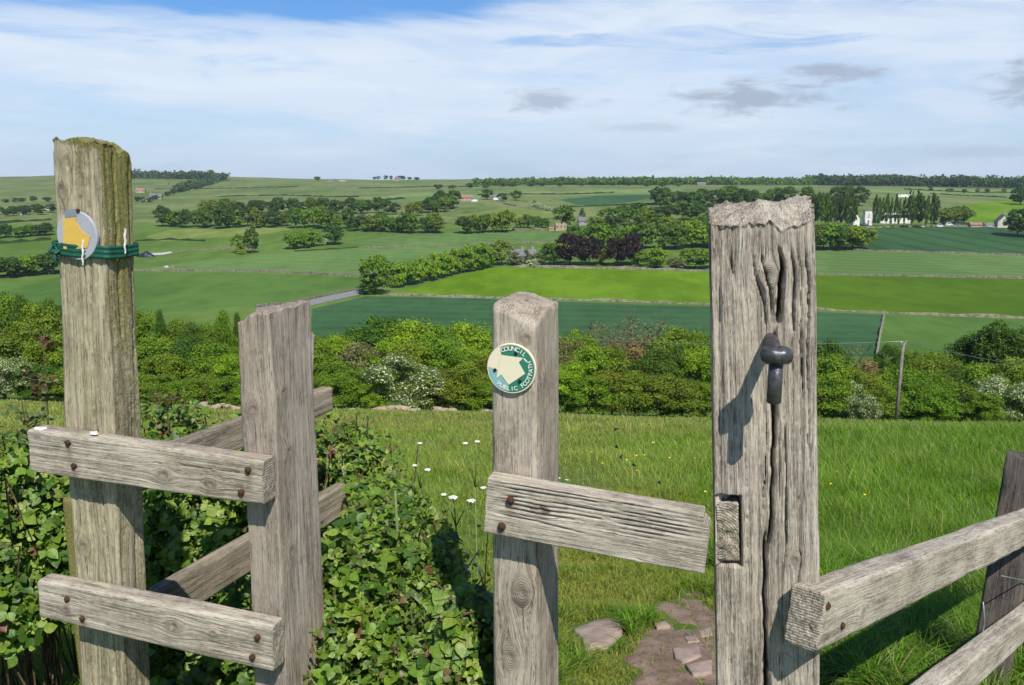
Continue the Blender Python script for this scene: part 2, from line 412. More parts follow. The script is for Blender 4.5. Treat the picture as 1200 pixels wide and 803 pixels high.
def build_ground():
    def mp(x, y): return (x / (y + 8.0), math.log(y + 8.0))
    def un(a, s): y = math.exp(s) - 8.0; return (a * (y + 8.0), y)
    pts, edges, faces, keys = [], [], [], []
    for key, poly in FIELDS:
        P = [hit(px, py, 240 if py > 340 else 200) for px, py in poly]
        q = []
        for i in range(len(P)):
            a, b = P[i], P[(i+1) % len(P)]
            n = max(1, int(np.linalg.norm(a - b) / 30))
            for j in range(n):
                c = a + (b - a) * j / n; q.append(mp(c[0], c[1]))
        idx = list(range(len(pts), len(pts) + len(q)))
        pts += q; faces.append(idx); keys.append(key)
    # border between the near hillside and the valley
    nf = len(pts)
    q = [mp(a * 100.0, 92 + 6 * math.sin(a * 9)) for a in np.linspace(-1.45, 1.45, 60)]
    pts += q
    edges += [(nf + i, nf + i + 1) for i in range(len(q) - 1)]
    s0, s1 = math.log(2.0), math.log(4400.0)
    for s in np.arange(s0, s1, 0.03):
        for a in np.arange(-1.6, 1.6, 0.03 if s > 4.0 else 0.04):
            pts.append((a + random.uniform(-.004, .004), s + random.uniform(-.004, .004)))
    polys = [np.array([pts[i] for i in f]) for f in faces]
    for f in faces: edges += [(f[i], f[(i+1) % len(f)]) for i in range(len(f))]
    for gy_ in np.arange(1.3, 8.0, .13):
        for gx_ in np.arange(-2.2, 3.2, .13): pts.append(mp(gx_ + random.uniform(-.01, .01), gy_ + random.uniform(-.01, .01)))
    V2, E, T, ov, oe, of = delaunay_2d_cdt([Vector(p) for p in pts], edges, [], 0, 1e-7)
    M2 = np.array([tuple(v) for v in V2]); TT = np.array([tuple(t_) for t_ in T]); CC = M2[TT].mean(1)
    own = np.full(len(TT), -1)
    for fi, pg in enumerate(polys):
        ins = np.zeros(len(CC), bool); x1, y1 = pg[:, 0], pg[:, 1]; x2, y2 = np.roll(x1, -1), np.roll(y1, -1)
        for a, b, c, d in zip(x1, y1, x2, y2):
            if b == d: continue
            ins ^= ((b > CC[:, 1]) != (d > CC[:, 1])) & (CC[:, 0] < (c - a) * (CC[:, 1] - b) / (d - b) + a)
        own = np.where(ins & (own < 0), fi, own)
    of = [[o_] if o_ >= 0 else [] for o_ in own]
    XY = np.array([un(v[0], v[1]) for v in V2])
    Z = terrain(XY[:, 0], XY[:, 1])
    V = np.column_stack([XY, Z])
    groups = {}
    for tri, o in zip(T, of):
        if o: k = ('f', o[0])
        else:
            yc = sum(V[i][1] for i in tri) / 3
            k = ('near', 0) if yc < 94 else (('pasture', 0) if yc < 700 else ('hill', 0))
        tri = tuple(tri)
        a, b, c = (V[i] for i in tri[:3])
        if np.cross(b - a, c - a)[2] < 0: tri = tri[::-1]
        groups.setdefault(k, []).append(tri)
    for k, tris in groups.items():
        F = np.array(tris); u, inv = np.unique(F, return_inverse=True)
        key = keys[k[1]] if k[0] == 'f' else k[0]
        nm = {'near': 'ground', 'pasture': 'valley_ground', 'hill': 'hills'}[k[0]] if k[0] != 'f' else 'field'
        me = mesh_np(nm, V[u], inv.reshape(F.shape), FM[key], smooth=True)
        tag(link(nm, me), kind='structure')
build_ground()
print("ground done")

# ------------------------------------------------------------------ wood
def wood_mat(name, dark=(0.13, 0.11, 0.09), lite=(0.44, 0.40, 0.35), moss=0.0, fine=1.0, warm=0.0, lich=0.3, streak=.62):
    m, t = mat(name)
    gr = t.attr('grain')[1]; knot = t.attr('knot')[2]; kr = t.attr('kr')[2]; crk = t.attr('crack')[2]; eg = t.attr('endg')[2]; ms = t.attr('moss')[2]; stn = t.attr('stain')[2]
    gv = t.n('ShaderNodeAttribute', attribute_name='grain').outputs['Vector']
    f1 = t.noise(t.v('MULTIPLY', gv, (260, 260, 7)), 1.0, 4, 0.65)
    f2 = t.noise(t.v('MULTIPLY', gv, (70, 70, 2.2)), 1.0, 5, 0.6, 0.3)
    f3 = t.noise(t.v('MULTIPLY', gv, (14, 14, 5)), 1.0, 5, 0.6)
    f4 = t.noise(gv, 160.0, 4, 0.7)
    f5 = t.noise(t.v('MULTIPLY', gv, (400, 400, 16)), 1.0, 4, 0.7)
    f6 = t.noise(t.v('MULTIPLY', gv, (620, 620, 60)), 1.0, 3, 0.7)
    x, y, z = t.sep(gv)
    # end grain: growth rings round an off-centre pith
    px_ = t.m('ADD', x, 0.021); py_ = t.m('ADD', y, 0.07)
    rr = t.m('SQRT', t.m('ADD', t.m('MULTIPLY', px_, px_), t.m('MULTIPLY', py_, py_)))
    rr = t.m('ADD', rr, t.m('MULTIPLY', f3, 0.006))
    rings = t.m('MULTIPLY', t.ss(t.m('SINE', t.m('MULTIPLY', rr, 1300.0)), -0.5, 0.8), t.ss(f4, .3, .6))
    krings = t.ss(t.m('SINE', t.m('MULTIPLY', kr, 15.0)), -0.4, 0.9)
    fm = t.noise(gv, 55.0, 6, 0.75)
    v = t.m('ADD', t.m('ADD', t.m('MULTIPLY', f1, 0.45*streak), t.m('MULTIPLY', f2, 0.40*streak)), t.m('ADD', t.m('MULTIPLY', f3, 0.15 + .4*(1-streak)), t.m('MULTIPLY', fm, .45*(1-streak))))
    vend = t.m('ADD', t.m('MULTIPLY', rings, 0.14), t.m('ADD', t.m('MULTIPLY', f4, 0.5), 0.19))
    eg_ = t.m('MULTIPLY', eg, 1.0)
    v = t.m('ADD', t.m('MULTIPLY', v, t.m('SUBTRACT', 1.0, eg_)), t.m('MULTIPLY', vend, eg_))
    c = t.mix(t.ss(v, 0.37, 0.57), dark, lite)
    # silvery patches and brown tint
    c = t.mix(t.ss(f3, 0.48, 0.72, 0.0, 0.55), c, tuple(min(1, q*1.22) for q in lite))
    tint = t.noise(t.v('MULTIPLY', gv, (9, 9, 2.0)), 1.0, 4, 0.6)
    c = t.mix(t.ss(tint, 0.45, 0.7, 0.0, 0.35 + warm), c, (0.27, 0.205, 0.14))
    c = t.mix(t.ss(f5, 0.54, 0.64, 0.0, 0.85), c, tuple(q*0.45 for q in dark))
    c = t.mix(t.ss(f6, 0.50, 0.70, 0.0, 0.6), c, tuple(min(1, q*1.5) for q in lite))
    c = t.mix(t.ss(t.noise(gv, 30.0, 6, 0.8), 0.56, 0.68, 0.0, 0.5), c, tuple(q*1.2 for q in dark))
    c = t.mix(t.ss(t.noise(gv, 240.0, 4, 0.8), 0.60, 0.72, 0.0, 0.7), c, tuple(q*.5 for q in dark))
    kd = t.mix(krings, (0.17, 0.135, 0.10), (0.27, 0.225, 0.175))
    c = t.mix(t.m('MULTIPLY', knot, t.ss(f4, .2, .6, .35, .8)), c, kd)
    c = t.mix(t.m('MULTIPLY', crk, 0.85), c, (0.022, 0.018, 0.015))  # weathered crack interiors, with the shade inside them also darkened into the colour
    # lichen specks
    l1 = t.ss(t.noise(gv, 95.0, 5, 0.75), 0.60, 0.68)
    l2 = t.ss(t.noise(t.v('MULTIPLY', gv, (16, 16, 9)), 1.0, 3, 0.6), 0.5, 0.62)
    c = t.mix(t.m('MULTIPLY', t.m('MULTIPLY', l1, l2), lich), c, (0.52, 0.52, 0.44))
    c = t.mix(t.m('MULTIPLY', stn, t.ss(f1, .25, .6)), c, (0.085, 0.038, 0.020))
    # green algae and moss
    mn = t.noise(gv, 60.0, 6, 0.8)
    mk = t.ss(t.m('ADD', ms, t.m('MULTIPLY', t.m('SUBTRACT', mn, 0.5), 1.1)), 0.38, 0.72)
    mcol = t.mix(t.ss(t.noise(gv, 220.0, 4, 0.7), 0.35, 0.65), (0.085, 0.085, 0.010), (0.26, 0.245, 0.06))
    c = t.mix(t.m('MULTIPLY', mk, 0.82), c, mcol)
    h = t.m('ADD', t.m('ADD', t.m('MULTIPLY', f1, 0.7), t.m('MULTIPLY', f2, 0.8)), t.m('ADD', t.m('MULTIPLY', f5, 0.5), t.m('MULTIPLY', krings, t.m('MULTIPLY', knot, 0.35))))
    h = t.m('ADD', h, t.m('ADD', t.m('MULTIPLY', mk, t.m('MULTIPLY', mn, 0.9)), t.m('MULTIPLY', eg_, t.m('MULTIPLY', rings, 0.3))))
    bp = t.n('ShaderNodeBump', ins={'Height': h, 'Strength': min(1.0, 0.8 * fine), 'Distance': 0.0045 * max(1, fine)})
    b = t.n('ShaderNodeBsdfPrincipled', ins={'Base Color': c, 'Roughness': 0.85, 'Specular IOR Level': 0.22, 'Normal': bp})
    t.n('ShaderNodeOutputMaterial', ins={'Surface': b})
    return m
WD_MOSS = wood_mat("weathered_wood_algae", (0.105, 0.09, 0.048), (0.42, 0.375, 0.25), lich=.6)
WD_RAIL = wood_mat("weathered_softwood_rail", (0.13, 0.105, 0.08), (0.45, 0.40, 0.318), lich=.9, streak=.55)
WD_POST = wood_mat("weathered_softwood_post", (0.115, 0.09, 0.068), (0.37, 0.315, 0.255), lich=.4, fine=.9)
WD_MID = wood_mat("weathered_centre_post", (0.11, 0.082, 0.058), (0.42, 0.36, 0.285), lich=.3, warm=.2)
WD_OAK = wood_mat("weathered_oak", (0.10, 0.08, 0.062), (0.53, 0.465, 0.375), lich=.5, fine=1.6, streak=.66)
WD_DARK = wood_mat("shade_darkened_wood", (0.016, 0.014, 0.013), (0.12, 0.105, 0.09), lich=.3)  # fence post's shade and rail shadow put into a darker wood colour
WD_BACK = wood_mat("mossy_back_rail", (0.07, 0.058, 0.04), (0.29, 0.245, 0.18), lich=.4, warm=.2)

def rrect(w_, d_, r, M):
    """M points round a rounded rectangle (x across, y: 0 front .. -d back) and outward normals"""
    r = min(r, w_/2.01, d_/2.01)
    segs = []
    cx = [(w_/2 - r, -r, 0), (-(w_/2 - r), -r, 90), (-(w_/2 - r), -(d_ - r), 180), (w_/2 - r, -(d_ - r), 270)]
    per = 2*(w_ + d_ - 4*r) + 2*math.pi*r
    out = []
    fine = 4000
    P, N = [], []
    for i, (x, y, a0) in enumerate(cx):
        for a in np.linspace(a0, a0 + 90, 60):
            P.append((x + r*math.cos(R(a)), y + r*math.sin(R(a)))); N.append((math.cos(R(a)), math.sin(R(a))))
    P.append(P[0]); N.append(N[0])
    P, N = np.array(P), np.array(N)
    s = np.concatenate([[0], np.cumsum(np.linalg.norm(np.diff(P, axis=0), axis=1))])
    tt = np.linspace(0, s[-1], M, endpoint=False)
    Q = np.column_stack([np.interp(tt, s, P[:, 0]), np.interp(tt, s, P[:, 1])])
    NN = np.column_stack([np.interp(tt, s, N[:, 0]), np.interp(tt, s, N[:, 1])])
    NN /= np.linalg.norm(NN, axis=1)[:, None]
    return Q, NN

def beam(name, mt, S, E, acr, w0, w1, d_, parent=None, step=0.005, r=0.008, seed=1, ridge=0.0012, warp=0.003, cracks=(), rcracks=(), knots=(),
         rknots=(), endtop=None, endrough=0.002, endgrain=1.0, notches=(), mossf=None, nick=0.0, bigridge=0.0, label=None, stains=(), wig=1.0):
    """timber from S (start, front-face centre) to E (end); acr = unit vector across the front face. Local u across, n out of the front, v along."""
    S, E = np.array(S, float), np.array(E, float)
    L = np.linalg.norm(E - S); A = (E - S) / L
    U = acr - A * np.dot(acr, A); U /= np.linalg.norm(U)
    N = np.cross(A, U)
    if N @ (EYE - S) < 0: N = -N
    M = int(2*(max(w0, w1) + d_) / step); K = 14; NR = int(L / step)
    Q, NN = rrect(1.0*max(w0, w1), d_, r, M)
    wm = max(w0, w1)
    rings = []
    sc_in = np.linspace(0.03, 1 - 0.6 * r / wm, K)
    for s in sc_in: rings.append((0.0, s, 1))
    vs = np.concatenate([[r*0.35], np.linspace(r, L - r, NR), [L - r*0.35]])
    for v in vs: rings.append((v, 1.0, 0))
    for s in sc_in[::-1]: rings.append((L, s, 2))
    rv = np.array([q[0] for q in rings]); rs = np.array([q[1] for q in rings]); rk = np.array([q[2] for q in rings])
    n_r = len(rings)
    u0 = Q[None, :, 0] * rs[:, None]; b0 = (Q[None, :, 1] + d_/2) * rs[:, None] - d_/2
    v0 = np.repeat(rv[:, None], M, 1)
    u0 = u0 * ((w0 + (w1 - w0) * v0 / L) / wm)
    kk = np.repeat(rk[:, None], M, 1)
    nu = np.repeat(NN[None, :, 0], n_r, 0); nb = np.repeat(NN[None, :, 1], n_r, 0)
    side = (kk == 0)
    front = np.clip(nb, 0, 1) ** 2 * side; rightf = np.clip(nu, 0, 1) ** 2 * side
    # knots bend the grain
    ua, ba = u0.copy(), b0.copy(); km = np.zeros_like(u0); krr = np.full_like(u0, 9.0); bulge = np.zeros_like(u0)
    def do_knots(lst, coord, fm, arr):
        nonlocal km, krr, bulge
        for (ku, kv, kr_) in lst:
            du = coord - ku; dv = (v0 - kv) / 1.5
            r2 = du**2 + dv**2
            arr -= fm * du * np.minimum(1.0, 1.3 * kr_**2 / (r2 + .3*kr_**2)) * np.exp(-r2 / (kr_ * 5)**2)
            mk = np.exp(-(r2 / (kr_**2 * 0.9))**1.5) * fm
            km = np.maximum(km, mk); krr = np.where(mk > 0.02, np.minimum(krr, np.sqrt(r2) / kr_ * 2.2), krr)
            bulge += 0.004 * np.exp(-r2 / (kr_ * 1.8)**2) * fm - 0.004 * np.exp(-r2 / (kr_*.35)**2) * fm
    do_knots(knots, u0, front, ua); do_knots(rknots, -b0, rightf, ba)
    ra = ua + 0.35 * ba
    # displacement
    g1 = np.abs(vn(ua*95, ba*95, v0*2.4, seed)); g2 = np.abs(vn(ua*210, ba*210, v0*5, seed+1))
    disp = -ridge * (1.0 * (1 - g1)**3 + 0.7 * (1 - g2)**3) * side
    if bigridge: disp += -bigridge * (1 - np.abs(vn(ua*34, ba*34, v0*1.3, seed+8)))**4 * side
    lump = warp * vn(u0*7, b0*7, v0*3.0, seed+3)
    disp = disp + lump * side + bulge
    if nick:
        edge = np.clip(1 - np.abs(np.abs(nu) - np.abs(nb)) * 1.6, 0, 1) * side
        disp -= nick * edge * np.clip(vn(u0*9, b0*9, v0*17, seed+5) * 1.6 - 0.2, 0, 1)
    crk = np.zeros_like(u0)
    def do_cracks(lst, coord, fm):
        nonlocal disp, crk
        for ci, (poly, wd, dp) in enumerate(lst):
            p = np.array(poly, float); o = np.argsort(p[:, 1]); p = p[o]
            uc = np.interp(v0, p[:, 1], p[:, 0]) + wig * (0.0015 * vn(v0*30, ci*3.1, 0, seed+11) + 0.0008 * vn(v0*110, ci*3.1, 0, seed+12))
            wv = wd * (0.65 + 0.45 * vn(v0*9, ci*1.7, 0, seed+13))
            ends = sstep(v0, p[0, 1] - .01, p[0, 1] + .05) * (1 - sstep(v0, p[-1, 1] - .05, p[-1, 1] + .01))
            q = np.exp(-((coord - uc) / np.maximum(wv, 1e-4))**2) * ends * fm
            disp -= dp * q; crk = np.maximum(crk, np.clip(q*1.5-.35, 0, 1) * min(1, dp/0.012))
    do_cracks(cracks, u0, (front > .3)*1.0); do_cracks(rcracks, -b0, (rightf > .3)*1.0)
    for (ua0, ua1, va0, va1, dp) in notches:
        q = (sstep(u0, ua0-.004, ua0) if ua0 > -w0 else 1.0) * (1 - sstep(u0, ua1, ua1+.004)) * sstep(v0, va0-.004, va0) * (1 - sstep(v0, va1, va1+.004)) * (front > .2)
        disp -= dp * q
    uu = u0 + nu * disp * side; bb = b0 + nb * disp * side; vv = v0.copy()
    # ends
    er = endrough * (vn(u0*60, b0*60, 0, seed+20) + 0.6*vn(u0*150, b0*150, 0, seed+21))
    near_end = np.clip((v0 - (L - 0.03)) / 0.03, 0, 1); near_start = np.clip(1 - v0 / 0.03, 0, 1)
    vv = vv + near_end * er - near_start * er
    if endtop is not None:
        sh = endtop(u0, b0)                 # change of length at the far end
        wgt = np.clip(v0 / L, 0, 1) ** 1 if L < 0.3 else np.clip((v0 - (L - 0.25)) / 0.25, 0, 1)
        vv = vv + sh * wgt
    P = S + uu[..., None] * U + bb[..., None] * N + vv[..., None] * A
    V = P.reshape(-1, 3)
    i = np.arange(n_r - 1)[:, None] * M; j = np.arange(M)[None, :]
    jn = (j + 1) % M
    F = np.stack([i + j, i + jn, i + M + jn, i + M + j], -1).reshape(-1, 4)
    # orientation
    if np.dot(np.cross(U, A), N) > 0: F = F[:, ::-1]
    caps = [np.arange(M)[None, ::-1] if True else None]
    caps.append((np.arange(M) + (n_r - 1) * M)[None, :])
    grain = np.stack([ua + seed * 0.37, ba, v0 + seed * 0.9], -1).reshape(-1, 3)
    stain = np.zeros_like(u0)
    for (su, sv) in stains:
        dn_ = su - u0; stain = np.maximum(stain, .85*np.exp(-((v0 - sv)/(.0075 + .04*np.clip(dn_, 0, .05)))**2) * np.where(dn_ > 0, np.exp(-dn_/.035), np.exp(-(dn_/.008)**2)) * front)
    moss = mossf(u0, b0, v0, nu, nb, L) if mossf is not None else np.zeros_like(u0)
    me = mesh_np(name, V, [F] + caps, mt, {'grain': grain, 'knot': km.ravel(), 'kr': krr.ravel(), 'crack': crk.ravel(), 'endg': (kk > 0).astype(float).ravel() * endgrain, 'moss': moss.ravel(), 'stain': stain.ravel()}, smooth=True)
    # cap grain should use local coordinates without the big seed shift
    o = link(name, me, parent)
    if label: o["label"] = label
    info = dict(S=S, A=A, U=U, N=N, L=L)
    return o, info
def uv_of(info, px, py, off=0.0):
    p = on_plane(px, py, info['S'] + info['N'] * off, info['N'])
    q = p - info['S']; return float(q @ info['U']), float(q @ info['A']), p
# frames of the stile line
Edir = np.array([3.4, -1.0, 0]); Edir /= np.linalg.norm(Edir)
Nst = np.array([-Edir[1] * -1, -Edir[0], 0]); Nst = np.array([Edir[1], -Edir[0], 0])   # towards the camera
P0 = np.array([-0.03, 1.48, 0.0])
def st(px, py, off): return on_plane(px, py, P0 - Nst * off, Nst)
def depth_to(corner, n_back, px):
    """how far to go from a corner along n_back until it shows at column px"""
    a, b = 0.0, 0.6
    f = lambda t: project(corner + n_back * t)[0] - px
    fa = f(a)
    for _ in range(40):
        c = (a + b) / 2
        if (f(c) > 0) == (fa > 0): a = c
        else: b = c
    return (a + b) / 2
def quad_info(TL, TR, BL, BR):
    S = (TL + TR) / 2; E = (BL + BR) / 2
    return S, E, np.linalg.norm(TR - TL), np.linalg.norm(BR - BL)
RT = 0.045    # rail thickness

RUST = simple("rusty_iron", (0.075, 0.035, 0.022), 0.75, 0.3, 0.5, 300, 0.5)
def nail(parent, p, n, r=0.0065):
    """domed rusty nail head"""
    mb = MB(); n = n / np.linalg.norm(n)
    a = np.cross(n, [0, 0, 1.0]); a /= np.linalg.norm(a); b = np.cross(n, a)
    V = []; k = 14; prof = [(1.0, -0.002), (1.03, 0.002), (0.92, 0.0042), (0.6, 0.0058), (0.25, 0.0064)]
    for rr_, h in prof:
        for j in range(k):
            t = 2*math.pi*j/k; q = rr_ * r * (1 + 0.07 * math.sin(3*t + p[0]*90))
            V.append(p + n*h + q*(math.cos(t)*a + math.sin(t)*b))
    F = [(i*k+j, i*k+(j+1)%k, (i+1)*k+(j+1)%k, (i+1)*k+j) for i in range(len(prof)-1) for j in range(k)] + [tuple((len(prof)-1)*k + j for j in range(k))]
    mb.add(V, F); me = mesh_np("nail", np.concatenate(mb.V), [np.array(f) for f in mb.F.values()], RUST, None, True)
    o = bpy.data.objects.new("nail", me); COL.objects.link(o); o.parent = parent
    pp = Vector(parent.parent.location) if parent.parent else Vector((0, 0, 0))
    o.location = (0, 0, 0)   # parent already carries the offset
    return o

# ------------------------------------------------------------------ left half of the stile
g0 = at(110, 803, 1.9)
stile = empty("wooden_stile", (float(g0[0]), float(g0[1]), float(terrain(g0[0], g0[1]))),
    "weathered squeeze stile of two tall posts joined by double grey rails, bramble behind it", "stile")
def post_px(name, mt, TLp, TRp, BLp, BRp, off, sidepx=None, depth=None, ext=0.35, **kw):
    TL, TR, BL, BR = (st(*q, off) for q in (TLp, TRp, BLp, BRp))
    if depth is None:
        depth = depth_to(TR, -Nst, sidepx)
    S, E, w0, w1 = quad_info(BL, BR, TL, TR)      # start at the bottom, end at the top
    A = (E - S) / np.linalg.norm(E - S); S = S - A * ext
    return S, E, w0, w1, depth
# mossy tall post
S, E, w0, w1, dp = post_px("post", None, (57,163), (119,163), (92,803), (146,803), RT + .002, sidepx=156)
print('post1', w0, w1, dp)
def inf0(S, E):
    A = (E - S) / np.linalg.norm(E - S); U = Edir - A * (Edir @ A); U /= np.linalg.norm(U); N = np.cross(A, U)
    if N @ (EYE - S) < 0: N = -N
    return dict(S=S, A=A, U=U, N=N, L=np.linalg.norm(E-S))
def uvl(info, pts): return [uv_of(info, *p)[:2] for p in pts]
def kn(info, lst): return [(*uv_of(info, a, b)[:2], r) for a, b, r in lst]
I = inf0(S, E)
def moss1(u, b, v, nu, nb, L):
    top = sstep(v, L - 0.62, L - 0.02)
    right = np.clip(nu, 0, 1)
    fr = np.clip((u + 0.02) / 0.08, 0, 1) * np.clip(nb, 0, 1)
    streak = vn(u*22, b*22, v*1.5, 44) * .35
    m = 0.66 * right * (0.6 + 0.4 * top) + 0.55 * top * fr + streak * (0.5 + top) + 0.5 * sstep(v, L - .02, L) + .12
    return np.clip(m, 0, 1) * 0.95
def top1(u, b):   # ragged saw-cut top that falls away at its far corner
    q = -0.026 * sstep(-b, 0.02, 0.14) * sstep(u, -0.01, 0.06) - 0.006 * sstep(u, 0.02, 0.07)
    q = q - 0.012 * sstep(u, -0.04, -0.075) + 0.004 * vn(u*40, b*40, 0, 5)
    return q - 0.016 * np.exp(-((-b - 0.05)/0.008)**2) * sstep(u, .02, .06) - 0.02 * np.exp(-((-b - 0.09)/0.006)**2) * sstep(u, .03, .06)
p1, I1 = beam("post", WD_MOSS, S, E, Edir, w0, w1, dp, stile, 0.0035, 0.009, 3, 0.0022, 0.004,
    cracks=[(uvl(I, [(104,300),(107,400),(111,490),(119,600),(128,690),(133,803)]), .0035, .016), (uvl(I, [(78,170),(82,200),(84,240)]), .003, .008),
            (uvl(I, [(100,165),(103,230),(101,300)]), .002, .006), (uvl(I, [(90,600),(94,700),(100,803)]), .0015, .004)],
    rcracks=[([(0.04, I['L']-.42), (0.035, I['L'])], .003, .014), ([(0.075, I['L']-.5), (0.08, I['L'])], .003, .016), ([(0.1, I['L']-.35), (0.105, I['L'])], .0025, .012), ([(0.055, .2), (0.06, 1.1)], .002, .006)],
    knots=kn(I, [(78,186,.012), (73,222,.010), (97,640,.012)]), endtop=top1, endrough=.004, mossf=moss1, nick=.006, bigridge=.0035,
    label="tall post streaked with yellow-green moss, ragged top")
# second, shorter post
S, E, w0, w1, dp = post_px("post", None, (276,366), (314,366), (296,803), (337,803), RT + .002, sidepx=366)
print('post2', w0, w1, dp)
I = inf0(S, E)
p2, I2 = beam("post", WD_POST, S, E, Edir, w0, w1, dp, stile, 0.0035, 0.007, 5, 0.0013, 0.003,
    cracks=[(uvl(I, [(303,365),(306,470),(311,560)]), .0014, .003)], knots=kn(I, [(298,478,.013)]), rknots=[(.04, I['L']-.17, .012), (.05, I['L']-.3, .012), (.045, I['L']-.52, .014)],
    endtop=lambda u, b: -0.022 * sstep(-u, 0.0, 0.03) + 0.002 * vn(u*60, b*60, 0, 3), endrough=.002, nick=.003, label="shorter leaning grey post with a clean sawn top")
def rail_px(name, mt, Lq, Rq, off, thick, parent, **kw):
    """rail from its left end (top px, bottom px) to its right end; off = distance of the front face behind the stile plane"""
    TL, BL, TR, BR = (st(*q, off) for q in (*Lq, *Rq))
    S, E, w0, w1 = quad_info(TL, BL, TR, BR)
    up = (TL - BL) / np.linalg.norm(TL - BL)
    return S, E, up, w0, w1
def inf_r(S, E, up):
    A = (E - S) / np.linalg.norm(E - S); U = up - A * (up @ A); U /= np.linalg.norm(U); N = np.cross(A, U)
    if N @ (EYE - S) < 0: N = -N
    return dict(S=S, A=A, U=U, N=N, L=np.linalg.norm(E-S))
S, E, up, w0, w1 = rail_px("rail", None, ((34,504),(34,553)), ((309,541),(307,593)), 0.0, RT, stile)
print('rail1', w0, w1, np.linalg.norm(E-S)); I = inf_r(S, E, up)
r1, J1 = beam("rail", WD_RAIL, S, E, up, w0, w1, RT, stile, 0.0026, 0.005, 8, 0.0013, 0.0025,
    cracks=[([(.012,.30),(.016,.50),(.014,.62)],.0012,.004), ([(-.02,.02),(-.024,.2)],.001,.003), ([(.03,.0),(.028,.16)],.001,.003)], stains=[uv_of(I, a, b)[:2] for a, b in ((80,519),(87,546),(291,551),(283,577))], knots=kn(I, [(193,556,.013), (247,567,.010)]), endrough=.0015, nick=.003)
for q in ((84,542),(89,547),)[:0]: pass
for (a, b) in ((80,519),(87,546),(291,551),(283,577)): nail(r1, uv_of(J1, a, b)[2], J1['N'])
S, E, up, w0, w1 = rail_px("rail", None, ((44,680),(46,724)), ((322,735),(318,789)), 0.0, RT, stile)
r2, J2 = beam("rail", WD_RAIL, S, E, up, w0, w1, RT, stile, 0.0026, 0.007, 12, 0.0011, 0.0025, stains=[uv_of(inf_r(S, E, up), a, b)[:2] for a, b in ((79,702),(97,725),(302,747),(296,770))], cracks=[([(.02,.02),(.018,.2),(.02,.3)],.0011,.003), ([(-.012,.4),(-.01,.62)],.001,.003)], knots=kn(inf_r(S, E, up), [(205,733,.014), (78,714,.008), (251,741,.007)]), endrough=.0015, nick=.003)
for (a, b) in ((79,702),(97,725),(302,747),(296,770)): nail(r2, uv_of(J2, a, b)[2], J2['N'])
# wedge of old stain: back rails running away behind
d2 = np.array([0.42, 1.0, 0]); d2 /= np.linalg.norm(d2)
n2 = np.array([d2[1], -d2[0], 0])          # right-hand face of the V
if n2 @ (EYE - np.array([-0.9, 2.3, 1])) < 0: n2 = -n2
def bk(px, py, base=np.array([-0.872, 2.22, 0])): return on_plane(px, py, base, n2)
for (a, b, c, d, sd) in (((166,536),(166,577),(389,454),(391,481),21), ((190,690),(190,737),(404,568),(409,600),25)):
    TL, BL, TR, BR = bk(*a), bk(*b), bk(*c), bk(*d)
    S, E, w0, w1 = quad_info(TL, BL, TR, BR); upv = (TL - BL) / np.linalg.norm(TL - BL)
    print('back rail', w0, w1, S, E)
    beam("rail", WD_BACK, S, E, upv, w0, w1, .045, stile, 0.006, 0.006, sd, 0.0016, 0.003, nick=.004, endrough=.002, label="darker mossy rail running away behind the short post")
# far post of the V, just showing behind the short post
Sb, Eb = bk(352, 803) - n2 * .05, bk(379, 384) - n2 * .05
beam("post", WD_RAIL, Sb - np.array([0, 0, .25]), Eb, d2, .075, .05, .05, stile, 0.005, 0.006, 31, 0.0016, 0.003,
     endtop=lambda u, b: -0.9 * (u + .04) * 0.5, nick=.003, label="far post half hidden behind the short grey post")
# old stub of timber behind the mossy post
c = at(88, 588, 2.15)
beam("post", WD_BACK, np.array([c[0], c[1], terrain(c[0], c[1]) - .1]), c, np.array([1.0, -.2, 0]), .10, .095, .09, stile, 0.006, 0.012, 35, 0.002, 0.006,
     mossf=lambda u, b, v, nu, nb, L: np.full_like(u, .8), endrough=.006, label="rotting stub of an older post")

# ------------------------------------------------------------------ centre post with its rail
g0 = st(610, 803, .1)
cpost = empty("stile_post", (float(g0[0]), float(g0[1]), float(terrain(g0[0], g0[1]))),
    "squat grey stile post with chamfered top and one rail nailed towards the hinge post", "post")
S, E, w0, w1, dp = post_px("post", None, (576,356), (629,356), (575,803), (633,803), RT + .002, sidepx=656)
print('mid', w0, w1, dp)
dp = min(dp, .2); print('mid depth', dp)
I = inf0(S, E)
def topm(u, b):
    q = -0.030 * sstep(u, -0.035, 0.04) * (1 - 0.45 * sstep(-b, 0.02, 0.1))
    q = q - 0.010 * np.exp(-((u - 0.0 + 0.3*b) / 0.004)**2) * sstep(-b, .0, .03) - 0.008 * sstep(-b, .02, .0)
    return q + 0.0015 * vn(u*110, b*20, 0, 7)
p3, I3 = beam("post", WD_MID, S, E, Edir, w0, w1, dp, cpost, 0.0032, 0.010, 41, 0.0013, 0.003,
    cracks=[(uvl(I, [(598,470),(602,520),(604,560)]), .0014, .004), (uvl(I, [(640,640),(620,720),(612,803)]), .002, .004), (uvl(I, [(580,690),(587,750),(590,803)]), .002, .005)],
    knots=kn(I, [(612,694,.020), (618,377,.011), (598,770,.018)]), rknots=[(.05, I['L']-.13, .008)],
    rcracks=[([(.03, I['L']-.5), (.034, I['L']-.1)], .0014, .004), ([(.075, I['L']-.6), (.07, I['L'])], .0014, .005)],
    endtop=topm, endrough=.0010, endgrain=.5, nick=.003)
S, E, up, w0, w1 = rail_px("rail", None, ((572,560),(566,626)), ((832,604),(826,675)), 0.0, RT, cpost)
I = inf_r(S, E, up)
print('rail mid', w0, w1)
lines = []
